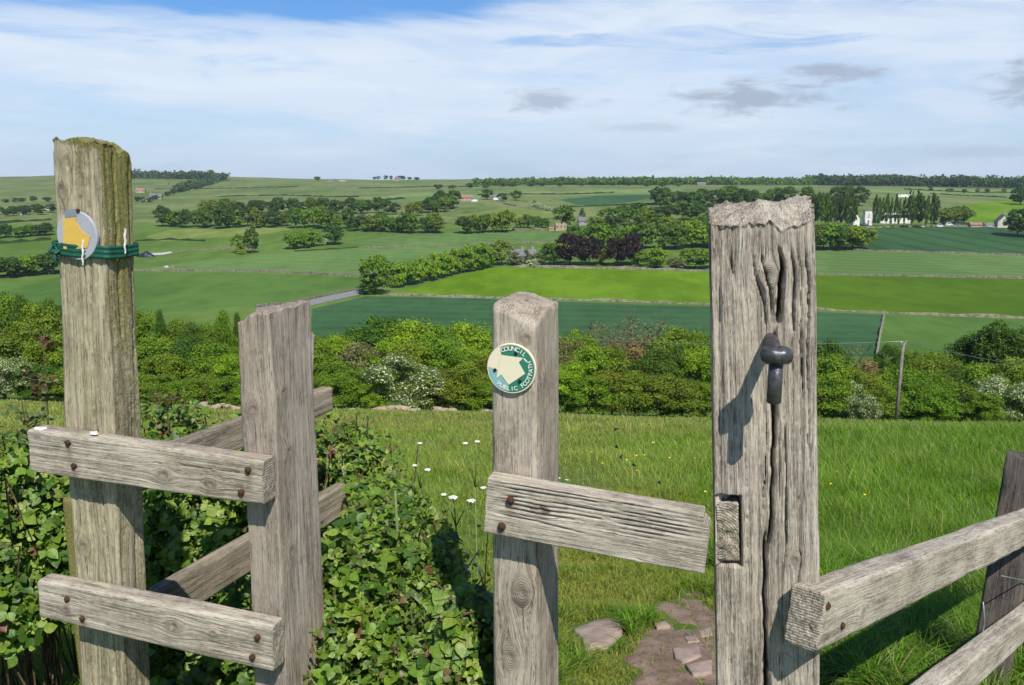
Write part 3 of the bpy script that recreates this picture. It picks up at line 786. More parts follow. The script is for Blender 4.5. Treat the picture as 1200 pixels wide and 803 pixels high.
for k, (yy, wd, dpz) in enumerate(((0.60, .0017, .007), (0.67, .0014, .005), (0.74, .0018, .008), (0.81, .0013, .005), (0.87, .0017, .007), (0.94, .0012, .005), (0.52, .0015, .006), (0.44, .001, .003))):
    lines.append(((yy - .5) * w0 * 1.0, wd, dpz))
# drying cracks run along the rail: u nearly constant, v along
rc = [([(l[0], .02), (l[0] + .002, I['L']*.5), (l[0] - .001, I['L'] - .012)], l[1], l[2]) for l in lines]
rc.append(([(-.010, .0), (-.013, .1), (-.02, .2)], .0015, .006))
r3, J3 = beam("rail", WD_RAIL, S, E, up, w0, w1, RT, cpost, 0.0022, 0.005, 47, 0.0008, 0.002, wig=.3, stains=[uv_of(I, 598, 586)[:2], uv_of(I, 588, 617)[:2]], cracks=rc, knots=kn(I, [(634,596,.011), (743,660,.006)]),
    endtop=lambda u, b: -0.012 * sstep(u, .030, .045), endrough=.0007, nick=.002)
for (a, b) in ((598,586),(588,617)): nail(r3, uv_of(J3, a, b)[2], J3['N'], .0072)

# ------------------------------------------------------------------ big hinge post
NG = np.array([-0.21, -0.978, 0]); NG /= np.linalg.norm(NG); EG = np.array([-NG[1], NG[0], 0])
PG = at(900, 500, 1.47)
def gp(px, py, off=0.0): return on_plane(px, py, PG - NG * off, NG)
g0 = gp(900, 803, .1)
gate = empty("gate_post", (float(g0[0]), float(g0[1]), float(terrain(g0[0], g0[1]))),
    "thick split oak hinge post with ragged top and an iron hinge pin", "post")
TL, TR, BL, BR = gp(829, 240), gp(957, 240), gp(836, 803), gp(963, 803)
S, E, w0, w1 = quad_info(BL, BR, TL, TR)
print('gate', w0, w1)
A = (E - S) / np.linalg.norm(E - S); S = S - A * .35
U = EG - A * (EG @ A); U /= np.linalg.norm(U)
I = dict(S=S, A=A, U=U, N=np.cross(A, U) if np.cross(A, U) @ (EYE - S) > 0 else -np.cross(A, U), L=np.linalg.norm(E-S))
def topg(u, b):
    q = 0.007 * vn(u*22, b*12, 0, 61) + 0.006 * vn(u*60, b*50, 0, 62) + 0.004 * vn(u*150, b*150, 0, 63)
    q = q - 0.032 * sstep(-b, 0.075, 0.0) * (0.75 + 0.4 * vn(u*14, 0, 0, 64)) 
    return q + 0.006 * sstep(u, .055, .085) - .004
cr = [(uvl(I, [(913,268),(917,290),(915,330),(910,385)]), .0090, .050),
      (uvl(I, [(908,380),(906,440),(908,500)]), .0055, .035),
      (uvl(I, [(906,470),(906,530),(904,600),(900,650)]), .0045, .034),
      (uvl(I, [(897,620),(895,700),(897,760),(899,860)]), .0056, .036),
      (uvl(I, [(857,262),(856,285),(860,318)]), .0030, .014), (uvl(I, [(880,262),(885,310),(896,350),(900,420)]), .0020, .009),
      (uvl(I, [(893,255),(893,290),(903,330),(905,375)]), .0020, .012),
      (uvl(I, [(925,262),(931,300),(930,360),(929,450)]), .0024, .012), (uvl(I, [(934,260),(940,310),(938,380),(941,480)]), .0018, .010),
      (uvl(I, [(943,262),(948,330),(946,420),(949,560)]), .0018, .010), (uvl(I, [(918,480),(922,560),(920,680)]), .0020, .010),
      (uvl(I, [(900,480),(897,560),(893,610)]), .0016, .010), (uvl(I, [(912,470),(913,520),(914,600)]), .0016, .010),
      (uvl(I, [(872,500),(876,600),(873,700)]), .0012, .005), (uvl(I, [(935,560),(938,640),(936,700)]), .0016, .007),
      (uvl(I, [(915,640),(918,720),(915,860)]), .0014, .007), (uvl(I, [(858,330),(861,450),(860,560)]), .0012, .004),
      (uvl(I, [(842,300),(844,450),(843,570)]), .0012, .004), (uvl(I, [(860,680),(858,780),(862,860)]), .0012, .005)]
u0_, v1_, _ = uv_of(I, 866.5, 583); _, v0_, _ = uv_of(I, 869, 663)
p4, I4 = beam("post_body", WD_OAK, S, E, EG, w0, w1, .17, gate, 0.0026, 0.007, 53, 0.0032, 0.0035, cracks=cr,
    knots=kn(I, [(900,309,.0145), (932,655,.008)]), endtop=topg, endrough=.003, endgrain=.15,
    notches=[(-.5, u0_, v0_, v1_, .05)], nick=.004, bigridge=.0045)
# end of an older rail let into the post
a_, b_, c_, d_ = gp(840,588,.006), gp(840,659,.006), gp(867,590,.006), gp(866,657,.006)
cen = (a_ + b_ + c_ + d_) / 4; up_ = (a_ + c_ - b_ - d_) / 2; wdt = np.linalg.norm((c_ + d_ - a_ - b_) / 2); hgt = np.linalg.norm(up_)
beam("rail_end", WD_RAIL, cen - I['N'] * .046, cen, U, wdt, wdt, hgt, gate, 0.0028, 0.004, 0, 0.0008, 0.001, endrough=.0035, label="sawn end of an old rail let into the post")
# the beam above runs towards the camera: its front edge sits at cen, so shift the block down by half its depth
rail_end = [o for o in gate.children if o.name.startswith("rail_end")][0]
sd = np.array(rail_end.data.vertices[0].co) 
vv_ = np.empty(len(rail_end.data.vertices)*3, np.float32); rail_end.data.vertices.foreach_get("co", vv_); vv_ = vv_.reshape(-1, 3)
cc_ = (vv_.max(0) + vv_.min(0)) / 2; shift = (cen - I['N']*.023) - cc_
vv_ += shift.astype(np.float32); rail_end.data.vertices.foreach_set("co", vv_.ravel()); rail_end.data.update()
# hinge pin: forged hook whose pin points down
IRON = simple("forged_iron", (0.085, 0.084, 0.088), 0.42, 0.55, 0.3, 90, 0.18, 0.5)
pa = gp(903, 398)
n_ = I['N']; base = pa
tipc = gp(910, 416, -.088)
mb = MB(); mb.tube([base - n_*.04, base + (tipc - base)*.25 + np.array([0,0,.003]), tipc + np.array([0,0,.004])], [.0110, .0112, .0105], 12)
hook = mb.build("hinge_hook", IRON, gate, True); hook["label"] = "grey forged hinge hook with its pin pointing down"
mb = MB(); V = []; F = []; k = 20
prof = [(-.014, .010), (-.0135, .019), (-.009, .0245), (.000, .0265), (.007, .0255), (.011, .021), (.0135, .012), (.014, .003)]
for zz, rr_ in prof:
    for j in range(k):
        t_ = 2*math.pi*j/k; q = rr_ * (1 + .05*math.cos(6*t_+1))
        V.append(tipc + np.array([math.cos(t_)*q, math.sin(t_)*q*.85, zz + .0015*math.sin(5*t_)]))
F = [(i*k+j, i*k+(j+1)%k, (i+1)*k+(j+1)%k, (i+1)*k+j) for i in range(len(prof)-1) for j in range(k)] + [tuple(range(k-1,-1,-1)), tuple((len(prof)-1)*k+j for j in range(k))]
mb.add(V, F); 
o = link("hook_head", mesh_np("hook_head", np.concatenate(mb.V), [np.array(f) for f in mb.F.values()], IRON, None, True), None); o.parent = hook
mb = MB(); mb.tube([tipc + np.array([0,0,-.012]), tipc + np.array([.000,0,-.045]), tipc + np.array([0,0,-.080]), tipc + np.array([0,0,-.0825])], [.0118, .0122, .0120, .0095], 18)
o = link("hinge_pin", mesh_np("hinge_pin", np.concatenate(mb.V), [np.array(f) for f in mb.F.values()], IRON, None, True), None); o.parent = hook

# ------------------------------------------------------------------ right-hand fence running downhill
D3 = np.array([.873, .964, -.286]); D3 /= np.linalg.norm(D3)
NF = np.array([-D3[1], D3[0], 0]); NF /= np.linalg.norm(NF)
if NF @ EYE - NF @ at(1000, 700, 1.5) < 0: NF = -NF
PF = at(964, 730, 1.385)
def fp(px, py, off=0.0): return on_plane(px, py, PF - NF * off, NF)
g0 = fp(1180, 780, .1)
fence = empty("rail_fence", (float(g0[0]), float(g0[1]), float(terrain(g0[0], g0[1]))),
    "two-rail timber fence running downhill from the hinge post into the tall grass", "fence")
TL, BL, TR, BR = fp(964,699), fp(961,763), fp(1200,610), fp(1200,641)
upf = (TL - BL) / np.linalg.norm(TL - BL)
S = (TL + BL) / 2; hR = np.linalg.norm(TL - BL); print('fence rail h', hR, np.linalg.norm(TR - BR), TR, S)
E = (TR + BR) / 2; Af = (E - S) / np.linalg.norm(E - S); Efar = S + Af * 3.0
I = inf_r(S, Efar, upf)
r5, J5 = beam("rail", WD_RAIL, S, Efar, upf, hR, hR*1.02, .062, fence, 0.0055, 0.007, 67, 0.0010, 0.003, knots=kn(I, [(1010,715,.010)]), endrough=.003, nick=.006,
    cracks=[])
for (a, b) in ((969,710),(986,733)): nail(r5, uv_of(J5, a, b)[2], J5['N'], .0068)
# lower rail, parallel
S2 = fp(1106, 803); dz_ = S2 - (S + Af * ((S2 - S) @ Af)); S2c = S2 - Af * 1.0 - upf * hR * .5
S2c = S2c
r6, J6 = beam("rail", WD_RAIL, S2 - Af * .9 - upf * hR * .5, S2 + Af * 2.4 - upf * hR * .5, upf, hR, hR, .062, fence, 0.0055, 0.008, 71, 0.0014, 0.004, nick=.008, endrough=.003)
# fence post behind the rails
Yp = at(1190, 600, 1)
def fpb(px, py): return fp(px, py, .064)
T_, B_ = fp(1177, 533, .184) + NF*.12, fp(1138, 772, .184) + NF*.12
Ap = (T_ - B_) / np.linalg.norm(T_ - B_)
acr = np.array([D3[0], D3[1], 0]); acr /= np.linalg.norm(acr)
wp = .15
Sp = B_ - Ap * .45 + acr * wp / 2; Ep = T_ + acr * wp / 2
print('fence post', T_, B_, terrain(T_[0], T_[1]))
beam("post", WD_DARK, Sp, Ep, acr, wp, wp, .12, fence, 0.006, 0.014, 77, 0.0018, 0.004, cracks=[([(.0, .3), (.01, 1.0)], .002, .008), ([(-.04, .3), (-.035, 1.1)], .002, .006)],
     knots=[(-.01, np.linalg.norm(Ep-Sp) - .07, .012)], endtop=lambda u, b: -.012*sstep(np.abs(u), .03, .07), nick=.006, endrough=.003, label="fence post leaning downhill, its shade put into dark wood")
WIRE = simple("galvanised_wire", (0.35, 0.36, 0.37), 0.45, 0.8, .1, 50)
mb = MB(); q0 = fpb(1147, 700) + NF*.006; pts = [fpb(1170, 674) + NF*.01, fpb(1190, 678) + NF*.012, fpb(1215, 682) + NF*.02]
mb.tube(pts, .0022, 6); mb.build("wire", WIRE, fence, True)
mb = MB(); mb.tube([fpb(1150, 705) + NF*.005, fpb(1149, 728) + NF*.012, fpb(1146, 748) + NF*.010, fpb(1141, 758) + NF*.004], .0026, 6); mb.build("wire", WIRE, fence, True)
# stub of broken branch at the foot of the right rail
print("fences done")

# ------------------------------------------------------------------ waymark discs, strap
def paint(name, col, rough=.45, dirt=.25, dcol=(.25,.23,.18), sc_=150):
    m, t = mat(name); tcd = t.n('ShaderNodeNewGeometry').outputs['Position']
    n = t.noise(tcd, sc_, 5, .7); n2_ = t.noise(tcd, sc_*.25, 4, .6)
    c = t.mix(t.m('MULTIPLY', t.ss(n, .5, .75), dirt), col, dcol)
    c = t.mix(t.m('MULTIPLY', t.ss(n2_, .5, .7), dirt), c, tuple(q*.75 for q in col))
    b = t.n('ShaderNodeBsdfPrincipled', ins={'Base Color': c, 'Roughness': rough, 'Specular IOR Level': .4})
    t.n('ShaderNodeOutputMaterial', ins={'Surface': b}); return m
CREAM = paint("faded_cream_plastic", (.70, .63, .45), dirt=.12); GREEN = paint("faded_green_print", (.022, .17, .105), dirt=.35, dcol=(.12,.3,.28))
PALEG = paint("sun_bleached_green", (.20, .40, .40), dirt=.4); YEL = paint("yellow_print", (.62, .41, .075)); GREYP = paint("grey_plastic_disc", (.36, .37, .40)); GREYD = paint("grey_blue_scratched", (.20,.23,.26))
WHITEP = paint("white_lettering", (.74,.74,.68), dirt=.15); BLACK = simple("dark_screw", (.02,.018,.018), .6, .5)
CARD = paint("bird_dropping_white", (.72,.71,.66), .9)
class Disc:
    def __init__(s, c, n, r, roll):
        s.c, s.n, s.r = c, n / np.linalg.norm(n), r
        a = np.cross([0, 0, 1.0], s.n); a /= np.linalg.norm(a); b = np.cross(s.n, a)
        s.a = a*math.cos(roll) + b*math.sin(roll); s.b = -a*math.sin(roll) + b*math.cos(roll)
    def P(s, x, y, h): return s.c + s.r*(x*s.a + y*s.b) + s.n*h
    def loc(s, px, py, h=0.003):
        p = on_plane(px, py, s.c + s.n*h, s.n) - s.c; return float(p @ s.a)/s.r, float(p @ s.b)/s.r
    def ring(s, mb, r0, r1, h, a0=0, a1=360, n=64):
        V = []
        for i in range(n+1):
            t_ = R(a0 + (a1-a0)*i/n); V += [s.P(r0*math.cos(t_), r0*math.sin(t_), h), s.P(r1*math.cos(t_), r1*math.sin(t_), h)]
        mb.add(V, [(2*i, 2*i+1, 2*i+3, 2*i+2) for i in range(n)])
    def solid(s, mb, prof, n=64):
        V = [s.P(r_*math.cos(2*math.pi*j/n), r_*math.sin(2*math.pi*j/n), h) for r_, h in prof for j in range(n)]
        F = [(i*n+j, i*n+(j+1)%n, (i+1)*n+(j+1)%n, (i+1)*n+j) for i in range(len(prof)-1) for j in range(n)] + [tuple((len(prof)-1)*n+j for j in range(n))]
        mb.add(V, F)
    def poly(s, mb, pts, h0, h1):
        n = len(pts); V = [s.P(x, y, h1) for x, y in pts] + [s.P(x, y, h0) for x, y in pts]
        mb.add(V, [tuple(range(n))] + [(i, (i+1)%n, n+(i+1)%n, n+i) for i in range(n)])
def text_part(D, items, h, mt, parent):
    Vs, Fs, n = [], [], 0
    for ch, x, y, ang, size in items:
        cu = bpy.data.curves.new("t", 'FONT'); cu.body = ch; cu.size = size; cu.align_x = 'CENTER'; cu.align_y = 'CENTER'; cu.resolution_u = 3; cu.offset = size*.012
        to = bpy.data.objects.new("t", cu); COL.objects.link(to)
        dg = bpy.context.evaluated_depsgraph_get(); me = bpy.data.meshes.new_from_object(to.evaluated_get(dg))
        for v_ in me.vertices:
            qx = v_.co.x*math.cos(ang) - v_.co.y*math.sin(ang) + x; qy = v_.co.x*math.sin(ang) + v_.co.y*math.cos(ang) + y
            Vs.append(D.P(qx, qy, h))
        for p_ in me.polygons: Fs.append(tuple(i + n for i in p_.vertices))
        n += len(me.vertices)
        bpy.data.objects.remove(to); bpy.data.meshes.remove(me); bpy.data.curves.remove(cu)
    mb = MB(); mb.add(Vs, Fs); return mb.build("lettering", mt, parent)
def arc_text(txt, r, a_mid, step, size, top=True):
    out = []; n = len(txt)
    for i, ch in enumerate(txt):
        if ch == ' ': continue
        a = R(a_mid + (-(i - (n-1)/2)*step if top else (i - (n-1)/2)*step))
        out.append((ch, r*math.cos(a), r*math.sin(a), a - math.pi/2 if top else a + math.pi/2, size))
    return out
# public footpath disc on the centre post
cD = on_plane(600, 431.5, I3['S'] + I3['N']*.004, I3['N'])
e1 = on_plane(600, 402.5, I3['S'] + I3['N']*.004, I3['N']); e2 = on_plane(600, 461, I3['S'] + I3['N']*.004, I3['N'])
rD = np.linalg.norm(e1 - e2) / 2; print('disc r', rD)
D = Disc(cD, I3['N'], rD, 0.0)
s1 = empty("waymark_sign", tuple(cD), "round green and cream public footpath disc with an arrow, screwed to the centre post", "sign")
mb = MB(); D.solid(mb, [(.98, -.003), (1.0, .0), (1.0, .0036), (.975, .0048), (.94, .0044)]); mb.build("disc", CREAM, s1)
mb = MB()
V = [D.P(math.cos(R(a))*.935, math.sin(R(a))*.935, .0052) for a in np.linspace(-128, 118, 60)] + [D.P(-.30, -.05, .0052)]
mb.poly(V); mb.build("green_print", GREEN, s1)
mb = MB(); V = [D.P(math.cos(R(a))*.93, math.sin(R(a))*.93, .0054) for a in np.linspace(-182, -97, 30)] + [D.P(-.12, -.25, .0054)]
mb.poly(V[::-1] if 0 else V); mb.build("bleached_print", PALEG, s1)
ar = [D.loc(560 + x/5.735, 340 + y/5.735) for x, y in ((160,435),(308,455),(278,485),(320,560),(210,635),(160,565),(128,590))]
mb = MB(); D.poly(mb, ar[::-1], .0054, .0064); mb.build("arrow", CREAM, s1)
items = arc_text("COUNCIL", .80, 82, 11.0, .25, True) + arc_text("PUBLIC FOOTPATH", .80, -55, 10.6, .24, False)
text_part(D, items, .0062, WHITEP, s1)
mb = MB(); D.poly(mb, [(.50,.42),(.62,.30),(.66,.33),(.54,.45)], .0054, .006); mb.build("printed_mark", WHITEP, s1)
for (x, y) in ((258,425),(118,535),(285,610)):
    lx, ly = D.loc(560 + x/5.735, 340 + y/5.735); pD = D.P(lx, ly, .006); d_s = Disc(pD, D.n, .0031, 0)
    mb = MB(); d_s.solid(mb, [(1, -.001), (1, .0012), (.6, .002), (.3, .001)], 16); mb.build("screw", BLACK, s1)
# worn grey disc with yellow arrow on the mossy post
cD = on_plane(92, 276, I1['S'] + I1['N']*.004, I1['N'])
e1 = on_plane(92, 243.5, I1['S'] + I1['N']*.004, I1['N']); e2 = on_plane(92, 307, I1['S'] + I1['N']*.004, I1['N'])
rD = np.linalg.norm(e1 - e2) / 2; print('disc2 r', rD)
D2 = Disc(cD, I1['N'], rD*.90, 0.0)
s2 = empty("waymark_sign", tuple(cD), "worn grey disc with a faded yellow arrow, strapped to the mossy post", "sign")
mb = MB(); D2.solid(mb, [(.98, -.003), (1.0, .0), (1.0, .0046), (.97, .0056), (.9, .0054)]); mb.build("disc", GREYP, s2)
zc = lambda x, y: D2.loc(50 + x/4.458, 150 + y/4.458)
mb = MB(); D2.poly(mb, [zc(*q) for q in ((112,472),(116,640),(240,625),(246,603),(256,565),(226,552),(205,530),(186,498),(180,495),(180,466))], .0056, .0068); mb.build("arrow", YEL, s2)
mb = MB(); D2.poly(mb, [zc(*q) for q in ((118,440),(122,468),(182,462),(186,424),(150,424))], .0056, .0062); mb.build("worn_print", GREYD, s2)
d_s = Disc(D2.P(*zc(191,432), .006), D2.n, .0042, 0); mb = MB(); d_s.solid(mb, [(1, -.001), (1, .0016), (.6, .0026), (.3, .001)], 16); mb.build("screw", RUST, s2)
# green ratchet strap round the mossy post
STRAP = paint("green_webbing", (.006, .075, .045), .6, .3, (.03,.16,.11), 260)
Im = I1
def strap_loop(v, off, hw):
    w_ = .5*((project(Im['S'] + Im['A']*v)[0])*0 + 1)
    hw_ = (w0, w1)
    return None
_, vst, _ = uv_of(I1, 90, 293)
sw = np.linalg.norm(st(57,163,RT+.002) - st(119,163,RT+.002)); sd_ = depth_to(st(119,163,RT+.002), -Nst, 156)
t_here = vst / I1['L']
bl_w = np.linalg.norm(st(92,803,RT+.002) - st(146,803,RT+.002)); w_here = bl_w + (sw - bl_w) * t_here
Qs, Ns = rrect(w_here + .010, sd_ + .010, .013, 120)
Qs[:, 1] += .005
strap = empty("strap", tuple(I1['S'] + I1['A']*vst), "dark green webbing strap pulled tight around the mossy post over the grey disc", "strap")
V = []; hb = .0135
prof = [(-hb, 0), (-hb, .0016), (-hb*.62, .0022), (-hb*.55, .0014), (-hb*.15, .0014), (-hb*.08, .0022), (hb*.08, .0022), (hb*.15, .0014), (hb*.55, .0014), (hb*.62, .0022), (hb, .0016), (hb, 0)]
for i in range(120):
    bump_ = .0055 * math.exp(-((Qs[i,0] + .012) / .036)**2) * (1 if Ns[i,1] > .7 else 0)
    for (dv, dn) in prof:
        tt = dn + bump_ + .0006*math.sin(i*.9)
        q = Qs[i] + Ns[i]*tt
        V.append(I1['S'] + I1['U']*q[0] + I1['N']*q[1] + I1['A']*(vst + dv + .0010*math.sin(i*.21)))
k = len(prof)
mb = MB(); mb.add(V, [(i*k+j, ((i+1)%120)*k+j, ((i+1)%120)*k+j+1, i*k+j+1) for i in range(120) for j in range(k-1)]); mb.build("webbing", STRAP, strap, True)
kp = on_plane(66, 294, I1['S'] + I1['N']*.012, I1['N'])
mb = MB()
for j in range(5):
    a0 = kp + np.array([random.uniform(-.006,.004), random.uniform(-.003,.003), random.uniform(-.008,.006)])
    pts = [a0 + .007*np.array([math.cos(t_ + j), .5*math.sin(2*t_), math.sin(t_*1.3 + j)]) for t_ in np.linspace(0, 4.2, 14)]
    mb.tube(pts, .0026, 6)
mb.tube([kp, kp + np.array([-.004,-.003,-.016]), kp + np.array([.002,-.004,-.030])], [.004,.0035,.002], 6)
mb.build("knot", STRAP, strap, True)
# bird droppings: thin dried streaks
def streak(px, y0, y1, n_, S_, wd, nm="bird_dropping", lab=""):
    mb = MB(); V = []
    m_ = 14
    for i in range(m_ + 1):
        yy = y0 + (y1-y0)*i/m_; ww = wd*(0.5 + .5*math.sin(3.0*i/m_ + .3) + .15*math.sin(i*2.3))
        for sgn in (-1, 1): V.append(on_plane(px + sgn*ww + .5*math.sin(i*1.1), yy, S_, n_))
    V2 = [v_ + n_*-.002 for v_ in V]
    mb.add(V + V2, [(2*i, 2*i+1, 2*i+3, 2*i+2) for i in range(m_)] + [(2*i, 2*i+2, 2*(m_+1)+2*i+2, 2*(m_+1)+2*i) for i in range(m_)] + [(2*i+1, 2*(m_+1)+2*i+1, 2*(m_+1)+2*i+3, 2*i+3) for i in range(m_)])
    o = mb.build(nm, CARD); tag(o, lab, "bird dropping"); return o
streak(96.5, 281, 311, I1['N'], I1['S'] + I1['N']*.0125, .8, lab="white bird dropping running down over the yellow arrow and green strap")
SMs = st(119, 163, RT+.002); nS = Edir
streak(147, 268, 297, nS, SMs + Edir*.0075, .8, lab="short white bird dropping at the strap's outer edge on the mossy face")

r_d = np.random.default_rng(5)
for (x, y, s_, lb) in ((48,502,.006,"dried white splash of bird dropping on the top rail's outer end"), (109,507,.004,"small white bird dropping on the top rail against the mossy post")):
    mb = MB(); tp = st(x, y, .012); Q_ = np.array([tp + np.array([r_d.uniform(-1,1)*s_*1.6, r_d.uniform(-.5,.5)*s_, 0]) for _ in range(7)])
    for q in Q_:
        th = np.linspace(0, 6.28, 11)[:-1]; rr_ = s_*.7*(1+.25*np.sin(3*th + q[0]*99)); V = [q + np.array([math.cos(a)*b*1.4, math.sin(a)*b*.6, -.004]) for a, b in zip(th, rr_)] + [q + np.array([math.cos(a)*b, math.sin(a)*b*.45, .0022]) for a, b in zip(th, rr_)]
        mb.add(V, [(i, (i+1)%10, 10+(i+1)%10, 10+i) for i in range(10)] + [tuple(range(10, 20))])
    tag(mb.build("bird_dropping", CARD, None, True), lb, "bird dropping")
# ------------------------------------------------------------------ foliage prototypes
def leaf_quads(C, Nn, size, asp=1.5, fold=0.25):
    """one bent leaf (4 verts, 2 tris) per centre C with normal Nn"""
    n = len(C); up = rng.normal(size=(n, 3)); t1 = np.cross(Nn, up); t1 /= np.linalg.norm(t1, axis=1)[:, None] + 1e-9
    t2 = np.cross(Nn, t1); s = size[:, None]
    a = C - t1*s*asp*.5; b = C + t1*s*asp*.5; l = C + t2*s*.5 - Nn*s*fold*.5; r = C - t2*s*.5 - Nn*s*fold*.5
    V = np.stack([a, l, b, r], 1).reshape(-1, 3)
    i = np.arange(n)[:, None]*4
    return V, np.concatenate([i + np.array([[0, 1, 2]]), i + np.array([[0, 2, 3]])], 1).reshape(-1, 3)
LEAF_OBJ = leafy("tree_foliage", use_obj=True, trans=.3)
BARK = simple("bark", (.09, .075, .055), .95, 0, .3, 6, .5)
def crown_mesh(name, seed, nclump, nleaf, lsize, shape='round', flower=0.0, flat=1.0, bottom=0.12, twiggy=False):
    r_ = np.random.default_rng(seed)
    cl = []
    while len(cl) < nclump:
        p = r_.normal(size=3); p /= np.linalg.norm(p); p *= r_.uniform(.45, 1.0)**.6
        z = p[2]*.5 + .5
        if shape == 'poplar': wid = .9 * (1 - abs(z - .4)**1.6 * 1.6)
        elif shape == 'cone': wid = 1.05*(1 - z)**.75 + .12
        elif shape == 'shrub': wid = 1.0
        else: wid = 1.0
        zz = bottom + (1 - bottom) * z
        cr_ = r_.uniform(.11, .21) * (1.0 if shape != 'poplar' else .8)
        cl.append((p[0]*.5*wid*(1-cr_*.8), p[1]*.5*wid*(1-cr_*.8), bottom + cr_*.5 + (1 - bottom - cr_)*z, cr_))
    cl = np.array(cl)
    n = nclump * nleaf
    ci = np.repeat(np.arange(nclump), nleaf)
    d = r_.normal(size=(n, 3)); d /= np.linalg.norm(d, axis=1)[:, None]
    d[:, 2] = np.where(d[:, 2] < -.3, -d[:, 2]*.6, d[:, 2])
    rad = cl[ci, 3] * r_.uniform(.45, 1.08, n)**.7 * (1 + .25*np.sin(d[:, 0]*7 + ci) * np.cos(d[:, 2]*6 + ci*2))
    C = cl[ci, :3] + d * rad[:, None] * np.array([1, 1, .8])
    C[:, 2] = np.maximum(C[:, 2], .01)
    Nn = d + r_.normal(size=(n, 3))*.55 + np.array([0, 0, .35]); Nn /= np.linalg.norm(Nn, axis=1)[:, None]
    global rng; keep = rng; rng = r_
    V, F = leaf_quads(C, Nn, lsize * r_.uniform(.6, 1.4, n)); rng = keep
    cb = r_.uniform(0, 1, nclump)[ci]
    lv = np.clip(.45*cb + .55*r_.uniform(0, 1, n), 0, 1)
    fl = (r_.uniform(0, 1, n) < flower * (.35 + 1.0*cb)).astype(float)
    return V, F, np.repeat(lv, 4), np.repeat(fl, 4)
def trunk_geo(seed, r0=.03, h=.6, nb=7, twigs=0):
    r_ = random.Random(seed); mb = MB()
    pts = [np.array([.012*math.sin(i*1.3+seed), .012*math.cos(i*1.7+seed), h*i/6]) for i in range(7)]; pts[0][2] = -.03
    mb.tube(pts, np.linspace(r0, r0*.35, 7), 7)
    for b in range(nb):
        i = r_.randint(2, 5); a = r_.uniform(0, 6.28); ln = r_.uniform(.18, .34); p = pts[i]
        q = [p, p + np.array([math.cos(a)*ln*.5, math.sin(a)*ln*.5, ln*.45]), p + np.array([math.cos(a)*ln, math.sin(a)*ln, ln*1.05])]
        mb.tube(q, [r0*.4, r0*.25, r0*.1], 5)
        for tw in range(twigs):
            a2 = a + r_.uniform(-1, 1); e = q[2] if tw % 2 else q[1]
            l2 = r_.uniform(.08, .2)
            mb.tube([e, e + np.array([math.cos(a2)*l2*.5, math.sin(a2)*l2*.5, l2*.7]), e + np.array([math.cos(a2)*l2*.8, math.sin(a2)*l2*.8, l2*1.3])], [r0*.1, r0*.06, r0*.03], 3)
    return mb
PROTO = {}
def proto(key, variants, nclump, nleaf, lsize, shape='round', flower=0.0, bottom=.12, tr=(.03, .6), far=False, twigs=0, density=1.0):
    out = []
    for vi in range(variants):
        sd = hash(key) % 1 + sum(map(ord, key)) * 13 + vi * 7
        V, F, lv, fl = crown_mesh(key, sd, nclump, int(nleaf*density), lsize, shape, flower, bottom=bottom)
        T = trunk_geo(sd, tr[0], tr[1], 7 if not far else 4, twigs)
        TV = np.concatenate(T.V); TF = [np.array(f) for f in T.F.values()]
        if far:
            nq = len(V); fa = [F] + [f + nq for f in TF]
            mi = np.concatenate([np.zeros(len(F)), np.ones(sum(len(f) for f in TF))])
            z = np.zeros(len(TV))
            out.append(mesh_np(key, np.concatenate([V, TV]), fa, [LEAF_OBJ, BARK], {'lv': np.concatenate([lv, z]), 'flower': np.concatenate([fl, z])}, mat_idx=mi))
        else:
            out.append((mesh_np("crown", V, F, LEAF_OBJ, {'lv': lv, 'flower': fl}), mesh_np("trunk", TV, TF, BARK, smooth=True)))
    PROTO[key] = out
proto('round', 4, 50, 330, .019, bottom=.06)
proto('shrub', 4, 44, 300, .022, 'shrub', bottom=0.0, tr=(.03, .4))
proto('cone', 2, 46, 260, .017, 'cone', bottom=.05, tr=(.02, .85))
proto('haw', 2, 44, 330, .018, 'shrub', flower=.26, bottom=0.0, tr=(.03, .4))
proto('twiggy', 2, 40, 38, .020, 'round', bottom=.12, tr=(.035, .7), twigs=14)
proto('fround', 5, 36, 64, .056, bottom=.05, far=True)
proto('fshrub', 3, 30, 60, .062, 'shrub', bottom=0, tr=(.03, .3), far=True)
proto('fhaw', 2, 22, 60, .060, 'shrub', flower=.6, bottom=0, tr=(.03, .3), far=True)
proto('fcone', 2, 24, 55, .055, 'cone', bottom=0, tr=(.02, .8), far=True)
proto('fpoplar', 3, 30, 60, .05, 'poplar', bottom=0.02, tr=(.02, .9), far=True)
print("protos done")
COLS = {
 'lime': ((.120,.200,.012), "lime-green"), 'mid': ((.082,.148,.011), "mid-green"), 'dark': ((.042,.088,.011), "dark green"), 'olive': ((.096,.144,.013), "olive-green"),
 'bronze': ((.092,.124,.014), "bronze-tinged"), 'grey': ((.105,.115,.065), "grey-green"), 'brown': ((.13,.105,.065), "brownish bare-twigged"), 'purple': ((.018,.009,.013), "dark purple"),
 'yellow': ((.24,.26,.02), "golden yellow"), 'white': ((.095,.130,.035), "white-flowered"), 'blue': ((.036,.066,.034), "blue-green"), 'fdark': ((.032,.070,.013), "dark green"), 'fmid': ((.055,.108,.013), "green"),
}
ORD = ["first","second","third","fourth","fifth","sixth","seventh","eighth","ninth","tenth","eleventh","twelfth","thirteenth","fourteenth","fifteenth","sixteenth","seventeenth","eighteenth","nineteenth","twentieth"]
ORD += ["twenty-" + o for o in ORD[:9]] + ["thirtieth"] + ["thirty-" + o for o in ORD[:9]] + ["fortieth"]
